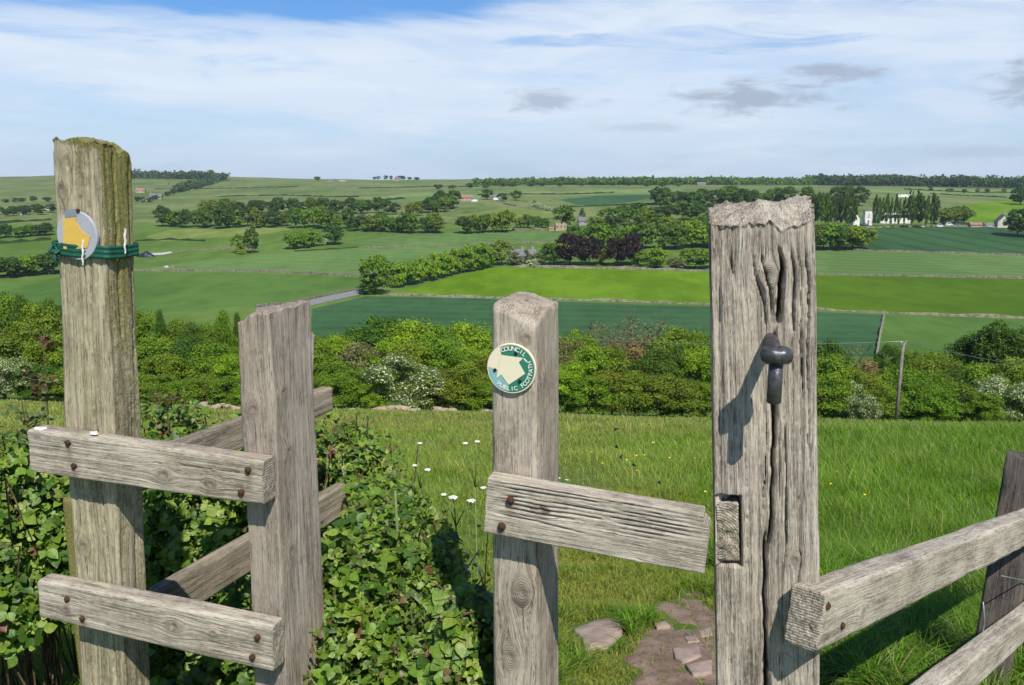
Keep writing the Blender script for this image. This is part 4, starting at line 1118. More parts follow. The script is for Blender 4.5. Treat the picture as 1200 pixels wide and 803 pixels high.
NAMES = {'round': 'broadleaf_tree', 'shrub': 'bush', 'cone': 'conical_tree', 'haw': 'hawthorn_tree', 'twiggy': 'bare_tree', 'fround': 'broadleaf_tree', 'fshrub': 'bush', 'fhaw': 'hawthorn_tree', 'fcone': 'conical_tree', 'fpoplar': 'poplar_tree'}
CATS = {'bush': 'bush', 'hawthorn_tree': 'hawthorn', 'poplar_tree': 'poplar'}
def tree(key, colk, base, h, wd, label, group, jitter=.12):
    nm = NAMES[key]; vs = PROTO[key]; v_ = vs[random.randrange(len(vs))]
    c = COLS[colk][0]; s = 1 + random.uniform(-jitter, jitter); c = (c[0]*s*(1+random.uniform(-.1,.1)), c[1]*s, c[2]*s, 1)
    cat = CATS.get(nm, 'tree')
    if isinstance(v_, tuple):
        o = bpy.data.objects.new(nm, None); COL.objects.link(o)
        cr_ = bpy.data.objects.new("crown", v_[0]); tr_ = bpy.data.objects.new("trunk", v_[1])
        for q in (cr_, tr_): COL.objects.link(q); q.parent = o; q.color = c
    else:
        o = bpy.data.objects.new(nm, v_); COL.objects.link(o); o.color = c
    o.location = base; o.scale = (wd, wd*random.uniform(.85, 1.1), h); o.rotation_euler = (0, 0, random.uniform(0, 6.28))
    tag(o, label, cat, group); return o
def px_tree(key, colk, px, ytop, Y, wpx, label, group):
    """tree whose top shows at (px, ytop) at distance Y and which stands on the ground there"""
    t_ = at(px, ytop, Y); gz = float(terrain(t_[0], Y)) - .1
    zc_ = (t_ - EYE) @ FWD
    return tree(key, colk, (t_[0], Y, gz), max(1.5, t_[2] - gz), 1.32 * wpx * zc_ / F_PX, label, group, .07)
def far_tree(key, colk, px, ybase, hpx, wpx, label, group, ymin=200):
    b = hit(px, ybase, ymin); zc_ = (b - EYE) @ FWD
    return tree(key, colk, (b[0], b[1], b[2] - .2), 1.16 * hpx * zc_ / F_PX, (1.14 if 'poplar' not in key else 1.1) * wpx * zc_ / F_PX, label, group)

# ------------------------------------------------------------------ tree belt below the brow of the field
SEG = [("beyond the mossy post's far side", -200, 60), ("between mossy post and short grey post", 60, 300), ("between short grey post and centre post", 300, 618),
       ("between centre post and hinge post", 618, 900), ("beyond the hinge post", 900, 1500)]
BELT = [  # kind, colour, px, ytop, Y, width px
 # far row, tops against the valley
 ('round','dark',-28,338,150,60),('round','mid',8,342,148,56),('cone','dark',22,338,140,30),('round','olive',40,356,140,60),('round','dark',62,350,150,44),('round','mid',95,362,145,60),('round','dark',130,360,148,60),
 ('round','mid',168,362,145,44),('cone','dark',186,357,140,16),('round','olive',205,374,140,50),('cone','dark',222,372,128,40),('round','mid',240,378,140,46),('cone','mid',260,357,135,30),('cone','dark',277,360,140,16),
 ('round','mid',300,385,140,60),('round','dark',335,382,145,50),('round','mid',368,392,140,50),('round','lime',392,393,135,40),('round','dark',418,392,148,44),('round','dark',446,370,150,72),('round','lime',482,375,142,60),('round','mid',512,382,140,50),('round','lime',545,378,145,64),
 ('round','mid',585,380,150,60),('round','lime',620,384,150,60),('round','olive',655,392,140,44),('round','lime',680,386,142,36),('twiggy','brown',702,377,146,54),('twiggy','brown',738,375,150,76),('twiggy','brown',768,378,146,60),('round','olive',790,382,142,56),('round','mid',822,388,140,50),
 ('round','dark',860,392,145,60),('round','mid',900,392,145,60),('round','mid',940,398,140,60),('round','dark',968,398,132,44),('twiggy','grey',1000,404,135,40),('shrub','brown',1018,425,122,46),('round','dark',1043,403,140,34),('round','olive',1068,410,138,34),('round','olive',1098,413,130,56),
 ('round','dark',1130,400,132,40),('round','dark',1152,388,130,50),('round','dark',1182,377,126,64),('round','dark',1222,380,128,66),('round','mid',1265,390,130,66),('round','dark',1310,395,130,70),
 # middle row
 ('shrub','bronze',20,382,118,70),('shrub','olive',55,395,114,60),('round','mid',-25,385,118,80),('shrub','mid',100,400,116,70),('shrub','mid',140,405,114,60),
 ('shrub','mid',176,395,118,56),('shrub','olive',200,410,112,50),('cone','dark',216,392,114,46),('shrub','mid',245,402,115,50),('shrub','lime',270,412,112,46),('shrub','mid',300,410,114,50),('shrub','olive',330,408,114,60),('shrub','mid',362,412,114,50),
 ('shrub','mid',390,418,112,50),('shrub','grey',420,403,120,56),('shrub','lime',455,398,122,56),('shrub','olive',488,396,118,56),('shrub','mid',520,400,116,60),('shrub','lime',550,405,118,50),('shrub','bronze',580,412,112,60),
 ('shrub','grey',668,398,122,40),('shrub','lime',690,406,116,44),('shrub','olive',712,402,118,46),('shrub','brown',742,400,122,46),('round','dark',768,408,118,50),('cone','dark',795,398,120,36),('shrub','lime',815,402,120,40),('shrub','mid',845,405,120,50),('shrub','mid',890,410,120,60),
 ('shrub','mid',978,415,112,50),('shrub','olive',1010,432,108,50),('shrub','olive',1036,430,112,46),('shrub','mid',1068,432,110,50),('shrub','mid',1095,436,108,46),('shrub','dark',1122,430,112,50),('shrub','mid',1150,425,110,56),('shrub','olive',1185,420,110,60),('shrub','mid',1225,425,110,66),('shrub','mid',1275,430,110,70),
 # front row on the brow
 ('haw','white',0,414,100,46),('shrub','mid',-45,425,100,60),('shrub','dark',44,425,102,44),('shrub','olive',75,432,100,44),('shrub','mid',115,435,100,50),('shrub','olive',150,436,100,40),
 ('shrub','olive',180,438,99,46),('shrub','mid',210,446,98,42),('shrub','bronze',238,440,100,44),('shrub','mid',265,440,100,40),('shrub','lime',292,442,99,40),('shrub','mid',325,445,99,44),('shrub','olive',360,440,99,44),
 ('shrub','mid',388,436,99,40),('shrub','mid',415,430,101,44),('haw','white',470,415,98,68),('shrub','lime',438,446,97,34),('shrub','bronze',512,432,99,50),('shrub','olive',545,426,100,50),('shrub','mid',572,446,98,44),
 ('shrub','lime',664,424,100,44),('shrub','mid',690,438,98,46),('shrub','bronze',718,432,99,46),('shrub','olive',746,436,98,44),('shrub','bronze',775,438,98,48),('shrub','bronze',800,444,97,44),('shrub','mid',825,446,98,40),('shrub','mid',865,446,98,50),('shrub','mid',910,446,98,50),
 ('shrub','mid',972,438,97,50),('haw','white',1012,460,93,34),('haw','mid',992,442,98,40),('shrub','olive',1038,452,96,34),('shrub','mid',1070,440,98,50),('shrub','mid',1100,452,96,44),('shrub','olive',1130,450,97,46),('haw','white',1178,438,96,58),('shrub','mid',1155,458,94,36),('haw','mid',1215,445,96,50),('shrub','mid',1260,450,96,60),
]
cnt = {}
rowname = {0: "back row", 1: "middle row", 2: "front row"}
for (k_, c_, px, yt, Y, wd) in sorted(BELT, key=lambda q: q[2]):
    seg = next(s for s in SEG if s[1] <= px < s[2])[0]
    row = 0 if Y > 124 else (1 if Y > 104 else 2)
    key = (COLS[c_][1], NAMES[k_], row, seg); cnt[key] = cnt.get(key, 0) + 1
    nmw = NAMES[k_].replace('_tree', '').replace('broadleaf', 'broadleaf tree').replace('conical', 'conical tree').replace('bare', 'tree')
    px_tree(k_, c_, px, yt, Y, wd, f"{ORD[cnt[key]-1]} {COLS[c_][1]} {nmw} in the {rowname[row]} {seg}".replace("white-flowered hawthorn in", "white-flowered hawthorn in"), "tree belt below the brow of the field")

# ------------------------------------------------------------------ trees of the valley and far slopes
fc = {}
def row_trees(zone, pts, n, key, cols, h, wd, jit=1.0, ymin=200, group=None):
    P = np.array(pts, float); s = np.concatenate([[0], np.cumsum(np.hypot(*np.diff(P, axis=0).T))])
    for i in range(n):
        t_ = (i + .5 + random.uniform(-.3, .3)) / n * s[-1]
        x = np.interp(t_, s, P[:, 0]); y = np.interp(t_, s, P[:, 1]) + random.uniform(-jit, jit)
        hh = random.uniform(*h); ww = random.uniform(*wd); ck = random.choice(cols); kk_ = random.choice(key) if isinstance(key, (list, tuple)) else key
        fc[zone] = fc.get(zone, 0) + 1
        far_tree(kk_, ck, x, y, hh, ww, f"{COLS[ck][1]} {NAMES[kk_].replace('_', ' ')}, {ORD[fc[zone]-1]} along the {zone}", group or zone, ymin)
row_trees("lane hedge from the road bend", [(458,339),(500,330),(540,320),(576,313)], 15, ['fround','fshrub'], ['lime','lime','mid'], (22,29), (15,22), .8)
far_tree('fround', 'mid', 440, 345, 40, 38, "big round green tree standing at the bend of the lane", "lane trees")
far_tree('fshrub', 'dark', 432, 345, 14, 24, "low dark bush under the big tree at the lane bend", "lane trees")
for (k_, c_, x, y, h_, w_, lb) in [
 ('fround','bronze',588,311,26,26,"rusty-brown rounded tree at the garden end of the lane hedge"), ('fshrub','grey',604,311,14,18,"grey-green garden bush below the slate-roofed house"),
 ('fcone','dark',617,309,16,13,"small dark cypress before the slate-roofed house"), ('fshrub','grey',630,311,13,20,"pale grey garden bush beside the cypress"), ('fhaw','white',624,313,9,14,"white-blossomed garden shrub by the wall"),
 ('fround','dark',645,311,23,24,"broad dark yew beside the copper beeches"), ('fround','purple',668,311,33,34,"larger copper beech next to the dark yew"), ('fround','purple',690,311,30,30,"copper beech touching the golden bush"),
 ('fshrub','yellow',705,309,17,14,"small golden-yellow bush between the copper beeches"), ('fround','purple',722,312,30,26,"copper beech just past the golden bush"), ('fround','purple',740,311,33,24,"outermost copper beech of the garden"),
 ('fshrub','mid',752,314,18,22,"green bush below the outermost copper beech"), ('fshrub','lime',770,314,22,26,"bright bush on the ley field edge"), ('fshrub','grey',792,315,12,22,"low grey bush on the ley field edge"), ('fround','mid',815,315,22,34,"broad green bush beside the hinge post above the ley field"),
 ('fshrub','mid',842,314,20,30,"green bush behind the hinge post"), ('fshrub','lime',648,297,12,24,"yellow-green bush above the slate-roofed house"), ('fshrub','yellow',660,296,10,14,"pale yellow bush above the copper beeches"),
 ('fround','mid',280,297,20,17,"bright single tree left of the pair in mid pasture".replace("left of", "lower of")), ('fround','dark',296,297,27,15,"taller dark tree of the lone pair in mid pasture"),
 ('fshrub','yellow',283,298,5,9,"low yellow-green bush under the lone pair of trees"),
 ('fround','fdark',391,287,22,20,"round dark tree ending the pasture copse"), ('fround','mid',344,292,19,20,"green tree starting the pasture copse"), ('fround','mid',356,291,19,20,"second green tree of the pasture copse"), ('fround','mid',368,289,18,18,"third green tree of the pasture copse"), ('fhaw','white',379,288,9,10,"blossoming thorn in the pasture copse"),
 ('fround','fdark',1192,277,28,30,"large dark tree beside the gabled house"), ('fround','fdark',1196,240,17,22,"dark round tree on the slope above the gabled house"), ('fround','fdark',1222,280,34,34,"dark tree outside the gabled house garden"),
 ('fround','fmid',372,212,5,7,"lone tree breaking the skyline on the open hill"), ('fround','fmid',660,268,24,26,"dark tree behind the ruined stone house"), ('fcone','fdark',682,262,16,9,"dark spire-shaped tree beside the grey cottage"),
 ('fround','grey',716,272,14,18,"grey willow amid the valley wood"),
 ('fround','fdark',571,234,11,14,"dark tree before the hill farm"), ('fround','fdark',589,236,9,12,"dark tree beside the grey farm shed"), ('fround','fmid',605,235,11,12,"green tree above the farm track"), ('fcone','fdark',626,239,5,4,"tiny dark spruce on the hill track")]:
    far_tree(k_, c_, x, y, h_, w_, lb, None)
row_trees("blossom hedge below the farm track", [(625,242),(640,246),(656,250)], 6, 'fhaw', ['white'], (5,7), (8,11), .5)
row_trees("front of the hillside wood", [(184,265),(250,267),(330,266),(400,268),(440,272),(520,274)], 34, ['fround','fround','fshrub'], ['fdark','fdark','fmid','mid','bronze'], (15,24), (13,20), 1.5)
row_trees("back of the hillside wood", [(232,252),(330,250),(400,249),(470,252),(530,250)], 26, 'fround', ['fdark','fmid','bronze','fdark'], (12,17), (12,18), 2.0)
row_trees("clump by the footpath barn", [(505,246),(535,244)], 5, 'fround', ['fdark','fmid'], (14,20), (13,18), 1.5)
row_trees("copse below the farm", [(542,274),(600,272)], 7, 'fround', ['fmid','olive','fdark'], (16,24), (14,20), 1.5)
row_trees("line before the stone ruin", [(602,268),(642,268)], 4, 'fround', ['fmid','olive'], (10,16), (10,14), 1.0)
row_trees("low front edge of the valley wood", [(668,294),(700,292),(760,292),(832,290),(880,292)], 13, ['fround','fshrub'], ['fmid','mid','lime','fmid'], (20,28), (22,32), 1.5)
row_trees("middle of the valley wood", [(690,276),(740,274),(832,274),(900,272)], 12, 'fround', ['fmid','olive','mid','fdark'], (18,26), (20,28), 2.0)
row_trees("upper edge of the valley wood", [(700,262),(760,258),(832,258),(880,258)], 10, 'fround', ['fdark','fmid'], (16,22), (18,26), 2.0)
row_trees("dark wood on the far slope", [(765,242),(832,243),(960,243),(1010,240)], 18, 'fround', ['fdark','fdark','fmid'], (15,23), (16,24), 2.0)
row_trees("poplar screen beyond the tall end block", [(1021,267),(1060,267)], 8, 'fpoplar', ['fdark','fdark','fmid'], (30,38), (5,8), 1.0, group="poplars before the factory")
row_trees("dense poplars at the yard", [(1062,267),(1098,267)], 11, 'fpoplar', ['fdark','fdark','fmid'], (32,40), (7,11), 1.0, group="poplars before the factory")
row_trees("poplar screen nearest the hinge post", [(952,267),(1003,267)], 13, 'fpoplar', ['fdark','fdark','fmid'], (30,40), (7,11), 1.0, group="poplars before the factory")
row_trees("trees at the end of the poplar screen", [(1100,263),(1135,262)], 5, 'fround', ['fmid','bronze','fdark'], (16,22), (14,20), 1.0)
row_trees("olive clump above the ley field", [(962,293),(985,293),(1012,292)], 6, 'fround', ['olive','mid','olive','dark'], (24,29), (24,32), 1.0)
row_trees("dark copse at the picture's valley edge", [(-30,326),(0,326),(62,321)], 8, 'fround', ['fmid','fdark','lime'], (20,27), (20,28), 1.0)
row_trees("hedge trees above the dark copse", [(-30,282),(0,280),(62,276)], 8, 'fround', ['fdark','fmid'], (11,15), (12,17), 1.0)
row_trees("grey village trees across the valley", [(-20,254),(20,252),(62,250)], 10, 'fround', ['blue','fdark'], (7,11), (9,13), 1.5)
row_trees("village trees near the ridge end", [(158,236),(175,238),(185,234),(210,226),(240,220)], 12, 'fround', ['blue','fdark'], (4,7), (6,9), 1.0)
row_trees("far field hedge trees", [(500,222),(560,221),(620,219),(700,218),(800,219)], 16, 'fround', ['fdark','fmid'], (4,6), (8,12), .6)
row_trees("trees round the skyline farm", [(435,211),(490,211)], 8, 'fround', ['fdark'], (3,5), (4,7), .3)
row_trees("trees behind the far village", [(0,238),(60,236)], 5, 'fround', ['blue'], (4,6), (7,10), .6)
row_trees("sparse trees on the far green slope", [(1085,224),(1130,226),(1200,226)], 7, 'fround', ['fdark'], (4,7), (5,9), 1.0)

# skyline woods: masses of trees far off
def skyline_wood(name, pts, n, hgt, colk, label, thick=60, ls=3.2):
    P = [hit(px, py, 700) for px, py in pts]; P = np.array(P)
    s = np.linspace(0, len(P)-1, n); i = np.clip(s.astype(int), 0, len(P)-2); f = (s - i)[:, None]
    C = P[i]*(1-f) + P[i+1]*f
    C = C + np.column_stack([rng.normal(size=n)*ls, rng.uniform(0, thick, n), np.zeros(n)])
    C[:, 2] = terrain(C[:, 0], C[:, 1])
    tops = hgt * (.62 + .38*np.abs(vn(C[:, 0]/11, C[:, 1]/20, 0, 3)) + .2*vn(C[:, 0]/3.5, 0, 0, 4))
    C[:, 2] += tops * rng.uniform(0, 1, n)**.6
    Nn = rng.normal(size=(n, 3)) + np.array([0, -.6, .6]); Nn /= np.linalg.norm(Nn, axis=1)[:, None]
    V, F = leaf_quads(C, Nn, ls * rng.uniform(.6, 1.3, n))
    me = mesh_np(name, V, F, LEAF_OBJ, {'lv': np.repeat(rng.uniform(0, 1, n), 4), 'flower': np.zeros(4*n)})
    o = link(name, me); c = COLS[colk][0]; o.color = (*c, 1); tag(o, label, "wood", kind='stuff')
skyline_wood("woodland", [(965,217.5),(1020,218),(1080,218.5),(1150,220),(1270,222)], 17000, 20, 'fdark', "long dark wood along the skyline above the factory", 120)
skyline_wood("woodland", [(555,217.5),(620,217),(700,217),(780,217),(860,217),(955,217.5)], 19000, 14, 'fmid', "thinner strip of woodland along the skyline behind the valley", 90)
skyline_wood("woodland", [(140,209.5),(200,210),(240,211),(258,212.5)], 5000, 18, 'blue', "narrow wood on the ridge end beside the mossy post", 60)
skyline_wood("woodland", [(205,226),(225,219),(250,214)], 2500, 12, 'blue', "small wood running down from the ridge end", 30)

# ------------------------------------------------------------------ walls, hedges, road
STONE = simple("field_wall_stone", (.16, .145, .105), .95, 0, .45, .9, .6)
STONEL = simple("pale_field_wall", (.21, .19, .14), .95, 0, .45, .7, .6)
HEDGEM = simple("dark_hedge", (.022, .048, .012), .95, 0, .5, 1.3, .6)
def strip(name, pts, h_, wd, mt, label, cat, ymin=200, group=None):
    P = [hit(px, py, ymin) for px, py in pts]; Q = []
    for a, b in zip(P[:-1], P[1:]):
        n = max(1, int(np.linalg.norm(b-a)/6.0)); Q += [a + (b-a)*i/n for i in range(n)]
    Q.append(P[-1]); Q = np.array(Q); Q[:, 2] = terrain(Q[:, 0], Q[:, 1])
    T = np.gradient(Q, axis=0); T[:, 2] = 0; T /= np.linalg.norm(T, axis=1)[:, None]; Nn = np.column_stack([-T[:, 1], T[:, 0], np.zeros(len(Q))])
    hh = (h_*.72*(1 + .35*rng.normal(size=len(Q)).clip(-1.6, 1.2))).clip(.12); V = []
    for q, n_, hv in zip(Q, Nn, hh):
        V += [q - n_*wd/2 + [0,0,-.3], q - n_*wd*.4 + [0,0,hv*.9], q + n_*wd*.05*rng.normal() + [0,0,hv], q + n_*wd*.4 + [0,0,hv*.9], q + n_*wd/2 + [0,0,-.3]]
    F = [(5*i+j, 5*i+j+1, 5*i+j+6, 5*i+j+5) for i in range(len(Q)-1) for j in range(4)]
    mb = MB(); mb.add(V, F + [(0,1,2,3,4), tuple(5*(len(Q)-1)+j for j in (4,3,2,1,0))]); o = mb.build(name, mt); tag(o, label, cat, group); return o
WALLS = [
 ([(-40,326),(60,319),(158,317.5),(260,318),(340,320),(425,325)], 1.5, "long dry stone wall crossing the pasture to the lane", STONE),
 ([(452,346),(520,348.5),(620,350.5),(740,354),(832,358),(900,361),(965,364),(1035,367),(1120,371),(1260,375)], 1.3, "stone wall between dark crop and bright green ley", STONEL),
 ([(600,313),(700,315),(780,317),(832,318.5),(900,320)], 1.6, "garden wall in front of the copper beeches", STONEL),
 ([(940,321.5),(1040,323.5),(1200,327),(1260,328)], 1.3, "wall above the darker stretch of bright ley", STONE),
 ([(1000,293.5),(1080,296),(1140,297.5),(1260,301.5)], 1.2, "wall below the tramlined crop field", STONE),
 ([(1036,370),(1031,395),(1027,422)], 1.5, "short wall climbing away between dark crop and green pasture", STONEL),
 ([(978,267),(1020,267),(1100,265.5),(1200,267)], 1.2, "boundary wall under the poplars and houses", STONEL),
 ([(425,290.5),(500,288),(560,286.5),(655,284)], 1.1, "thin wall across the light green valley field", STONE),
 ([(200,297.5),(225,294),(250,292),(300,292.5)], 1.2, "short wall leading up from the dark heap", STONE),
 ([(590,239),(605,242),(620,243)], 1.6, "wall along the farm track below the barns", STONEL),
 ([(600,270.5),(640,270.5)], 2.0, "reddish wall in front of the stone ruin", STONE),
 ([(1090,227),(1140,230),(1180,231.5)], 1.6, "dark wall over the far green slope", HEDGEM),
]
for i, (pts, h_, lb, mt) in enumerate(WALLS):
    strip("dry_stone_wall", pts, h_, .7, mt, lb, "wall", 240 if pts[0][1] > 340 else 200, "field walls of the valley")
HED = [([(400,240),(440,236),(475,233)], 2.6, "dark hedge slanting across the hill above the wood"), ([(158,283),(200,281),(240,283)], 1.6, "low hedge in the yellowish pasture"),
       ([(560,229),(640,228),(720,226)], 2.0, "hedge between the far strip fields"), ([(665,243),(720,241),(770,239)], 2.2, "hedge under the far blue-green crop"), ([(250,231),(330,229),(420,231)], 1.8, "faint hedge across the open hill"),
       ([(180,222),(260,221),(350,219)], 1.6, "highest hedge on the open hill"), ([(0,286),(60,281)], 2.4, "hedge above the dark copse"), ([(0,262),(60,258)], 2.4, "hedge below the grey village"), ([(1060,222),(1140,226),(1200,226)], 2.0, "hedge zigzagging below the skyline wood"),
       ([(420,221),(520,219),(560,219)], 1.8, "hedge near the skyline farm"), ([(345,295),(420,290)], 1.2, "low hedge leaving the pasture copse"), ([(300,240),(340,238),(400,238)], 2.0, "hedge over the hillside wood")]
for pts, h_, lb in HED: strip("hedge", pts, h_, 1.6, HEDGEM, lb, "hedge", 200, "far hedges")
def sheet(name, L_, R_, mt, dz=.05, ymin=200):
    V = []
    A_ = [hit(*p, ymin) for p in L_]; B_ = [hit(*p, ymin) for p in R_]; A2, B2 = [], []
    for arr, out in ((A_, A2), (B_, B2)):
        for a, b in zip(arr[:-1], arr[1:]): out += [a + (b-a)*i/12 for i in range(12)]
        out.append(arr[-1])
    for a, b in zip(A2, B2):
        for t_ in (0, .5, 1):
            q = a + (b-a)*t_; q[2] = terrain(q[0], q[1]) + dz; V.append(q)
    n = len(A2); F = [(3*i+j, 3*i+j+1, 3*i+j+4, 3*i+j+3) for i in range(n-1) for j in (0, 1)]
    mb = MB(); mb.add(V, F); return tag(mb.build(name, mt), kind='structure')
ROAD = simple("lane_tarmac", (.20, .195, .19), .9, 0, .1, .5)
sheet("road", [(300,361),(352,354.5),(390,346),(428,338)], [(300,367),(354,361),(392,352),(431,343.5)], ROAD, .12, 240)
strip("dry_stone_wall", [(300,360.5),(352,353.5),(390,345),(426,337.5)], 1.2, .6, STONE, "low wall along the far verge of the lane", "wall", 240, "field walls of the valley")
sheet("track", [(178,297),(190,296.5),(201,295)], [(178,299.5),(190,299),(201,297)], simple("concrete_apron", (.42,.41,.40), .9), .15, 240)

# ------------------------------------------------------------------ buildings
SLATE = simple("slate_roof", (.14, .145, .155), .8, 0, .2, .6); TILE = simple("red_tile_roof", (.26, .15, .11), .9, 0, .25, .6); GLASSD = simple("dark_window", (.03,.035,.04), .2, 0, .1, 1, 0, .6)
def wallm(name, c): return simple(name, c, .9, 0, .2, .8)
WM = {'white': wallm("white_render", (.70,.69,.66)), 'stone': wallm("sandstone", (.34,.27,.19)), 'grey': wallm("grey_stone", (.28,.26,.235)), 'pink': wallm("pinkish_brick", (.42,.28,.22)), 'cream': wallm("cream_render", (.55,.5,.4))}
def house(name, px, ybase, wpx, hpx, label, wm='stone', rm=None, yaw=.2, deep=.6, roof=.45, chim=1, nwin=3, gable=False, cat="house", ruined=False, flat=False, ymin=200):
    b = hit(px, ybase, ymin); zc_ = (b - EYE) @ FWD; m_ = zc_ / F_PX; W_, Hh = wpx*m_, hpx*m_; rh = Hh*roof; wh = Hh - rh; Dd = W_*deep
    o = empty(name, tuple(b), label, cat); ca, sa = math.cos(yaw), math.sin(yaw)
    X = np.array([ca, sa, 0]); Yv = np.array([-sa, ca, 0]); Z = np.array([0, 0, 1.0])
    if gable: X, Yv, W_, Dd = Yv, -X, W_*deep*1.6, W_
    L_ = lambda x, y, z: b + X*x*W_/2 + Yv*y*Dd/2 + Z*z
    mb = MB(); zb = -1.0
    if ruined:
        n = 9; V = []; tp = [wh + rh*(.9 if i % 3 == 0 else random.uniform(.1, .9)) for i in range(n)]
        for i in range(n): 
            x = -1 + 2*i/(n-1); V += [L_(x, -1, zb), L_(x, -1, tp[i]), L_(x, -.8, tp[i]), L_(x, -.8, zb)]
        mb.add(V, [(4*i+j, 4*i+(j+1)%4, 4*i+4+(j+1)%4, 4*i+4+j) for i in range(n-1) for j in range(4)] + [(0,1,2,3), tuple(4*(n-1)+j for j in (3,2,1,0))])
        for sx in (-1, 1): mb.add([L_(sx*a, c, d) for a in (1, .9) for c in (-.8, 1) for d in (zb, wh)], [(0,1,3,2),(4,6,7,5),(0,4,5,1),(2,3,7,6),(1,5,7,3)])
    else:
        V = [L_(x, y, z) for z in (zb, wh) for (x, y) in ((-1,-1),(1,-1),(1,1),(-1,1))] 
        F = [(0,1,5,4),(1,2,6,5),(2,3,7,6),(3,0,4,7)]
        if not flat: V += [L_(-1,0,wh+rh*.98), L_(1,0,wh+rh*.98)]; F += [(4,7,8),(5,9,6)]
        else: F += [(4,5,6,7)]
        mb.add(V, F)
    mb.build("wall", WM[wm], o)
    if not ruined:
        r_ = MB()
        if flat: r_.add([L_(x*1.03, y*1.03, z) for z in (wh+.02, wh+.35) for (x, y) in ((-1,-1),(1,-1),(1,1),(-1,1))], [(3,2,1,0),(4,5,6,7),(0,1,5,4),(1,2,6,5),(2,3,7,6),(3,0,4,7)])
        else:
            e = 1.06; zr = wh+rh
            V = []
            for x in (-e, e): V += [L_(x,-e*1.06,wh-rh*.08), L_(x,0,zr), L_(x,e*1.06,wh-rh*.08), L_(x,-e*1.06,wh-rh*.08+.35), L_(x,0,zr+.35), L_(x,e*1.06,wh-rh*.08+.35)]
            r_.add(V, [(0,1,7,6),(1,2,8,7),(3,9,10,4),(4,10,11,5),(0,3,4,1),(1,4,5,2),(6,7,10,9),(7,8,11,10),(0,6,9,3),(2,5,11,8)])
        ro = r_.build("roof", rm or SLATE, o)
        for c in range(chim):
            x = (-.8, .8, 0)[c]; c0 = L_(x, 0, wh+rh*.8); mc = MB(); mc.box(c0 + [0,0,rh*.35], (W_*.07+.3, W_*.05+.3, rh*.9), yaw)
            q = mc.build("chimney", WM['grey'], None); q.parent = ro
    fw = -1 - .012
    for i in range(nwin):
        x = -0.7 + 1.4*i/max(1, nwin-1) if nwin > 1 else 0
        m2 = MB(); hw = .09; z0, z1 = wh*.5, wh*.8
        m2.add([L_(x-hw, fw, z0), L_(x+hw, fw, z0), L_(x+hw, fw, z1), L_(x-hw, fw, z1), L_(x-hw, -.97, z0), L_(x+hw, -.97, z0), L_(x+hw, -.97, z1), L_(x-hw, -.97, z1)], [(0,1,2,3),(0,4,5,1),(3,2,6,7),(0,3,7,4),(1,5,6,2)]); m2.build("window", GLASSD, o)
    return o
house("slate_roofed_house", 612, 306, 30, 13, "long slate-roofed house with chimneys behind the garden trees", 'grey', SLATE, .1, .5, .5, 3, 4)
house("ruined_house", 657, 270, 13, 10, "roofless sandstone house with jagged wall tops", 'stone', None, .1, .6, .3, 0, 3, ruined=True)
house("outbuilding", 646, 270.5, 6, 4, "low sandstone outbuilding beside the roofless house", 'stone', TILE, .1, .8, .4, 0, 1, cat="shed")
house("cottage", 632, 266, 8, 6, "small white cottage among trees above the light field", 'white', SLATE, .1, .7, .4, 1, 2, cat="cottage")
house("cottage", 682, 264, 9, 9, "grey stone cottage beside the spire-shaped tree", 'grey', SLATE, .1, .8, .45, 1, 2, cat="cottage")
house("church_tower", 805, 252, 12, 14, "ruined grey church-like house in the valley wood", 'grey', SLATE, .3, .8, .2, 0, 2, flat=True, cat="building")
house("farmhouse", 547, 235, 14, 6, "pink brick farmhouse on the hillside", 'pink', TILE, .1, .5, .45, 1, 3, cat="farmhouse")
house("farmhouse", 556, 236, 7, 4, "white farm building in front of the pink farmhouse", 'white', SLATE, .1, .8, .3, 0, 2, cat="farm building")
house("barn", 583, 234, 10, 6, "pale grey barn beside the hill farm", 'white', SLATE, .1, .6, .5, 0, 1, cat="barn")
house("village_house", 183, 233.5, 13, 6, "long stone house in the village near the ridge end", 'stone', SLATE, .2, .5, .5, 1, 3)
house("village_house", 165, 226, 10, 5, "brick house at the top of the ridge-end village", 'pink', TILE, .2, .6, .5, 1, 2)
house("village_house", 170, 235.5, 5, 2.6, "tiny white cottage below the long stone village house", 'white', SLATE, .2, .8, .4, 0, 1)
house("village_house", 232, 221, 7, 3, "small house on the slope under the ridge wood", 'cream', SLATE, .2, .6, .5, 0, 2)
house("village_house", 28, 252, 6, 3, "small white house among the grey village trees", 'white', SLATE, .2, .7, .4, 0, 1)
house("village_house", 56, 246, 5, 3, "white gable nearest the mossy post across the valley", 'white', SLATE, .2, .7, .4, 0, 1)
house("skyline_farmhouse", 388, 212.5, 9, 2.6, "low grey farm on the skyline beside the lone tree", 'grey', SLATE, 0, .4, .5, 0, 2, ymin=1200, cat="farm building")
house("skyline_farmhouse", 402, 212.5, 8, 2.4, "second low farm shed on the skyline", 'cream', SLATE, 0, .4, .5, 0, 2, ymin=1200, cat="farm building")
house("skyline_farmhouse", 466, 212, 7, 4, "farmhouse ringed by trees on the skyline", 'pink', SLATE, 0, .6, .5, 1, 2, ymin=1200)
house("barn", 822, 217, 10, 3.2, "grey barn roof just below the skyline woodland", 'grey', SLATE, 0, .5, .6, 0, 1, ymin=900, cat="barn")
house("factory_building", 1016, 264, 9, 18, "tall white end block of the factory showing between poplars", 'white', SLATE, 0, .8, .1, 0, 1, flat=True, cat="factory")
house("factory_building", 1046, 261, 36, 13, "long white factory hall behind the poplar screen", 'white', SLATE, 0, .5, .1, 0, 9, flat=True, cat="factory")
house("factory_building", 1001, 265, 8, 14, "white gabled factory shed beside the tall end block", 'white', SLATE, 0, .8, .35, 0, 1, gable=True, cat="factory")
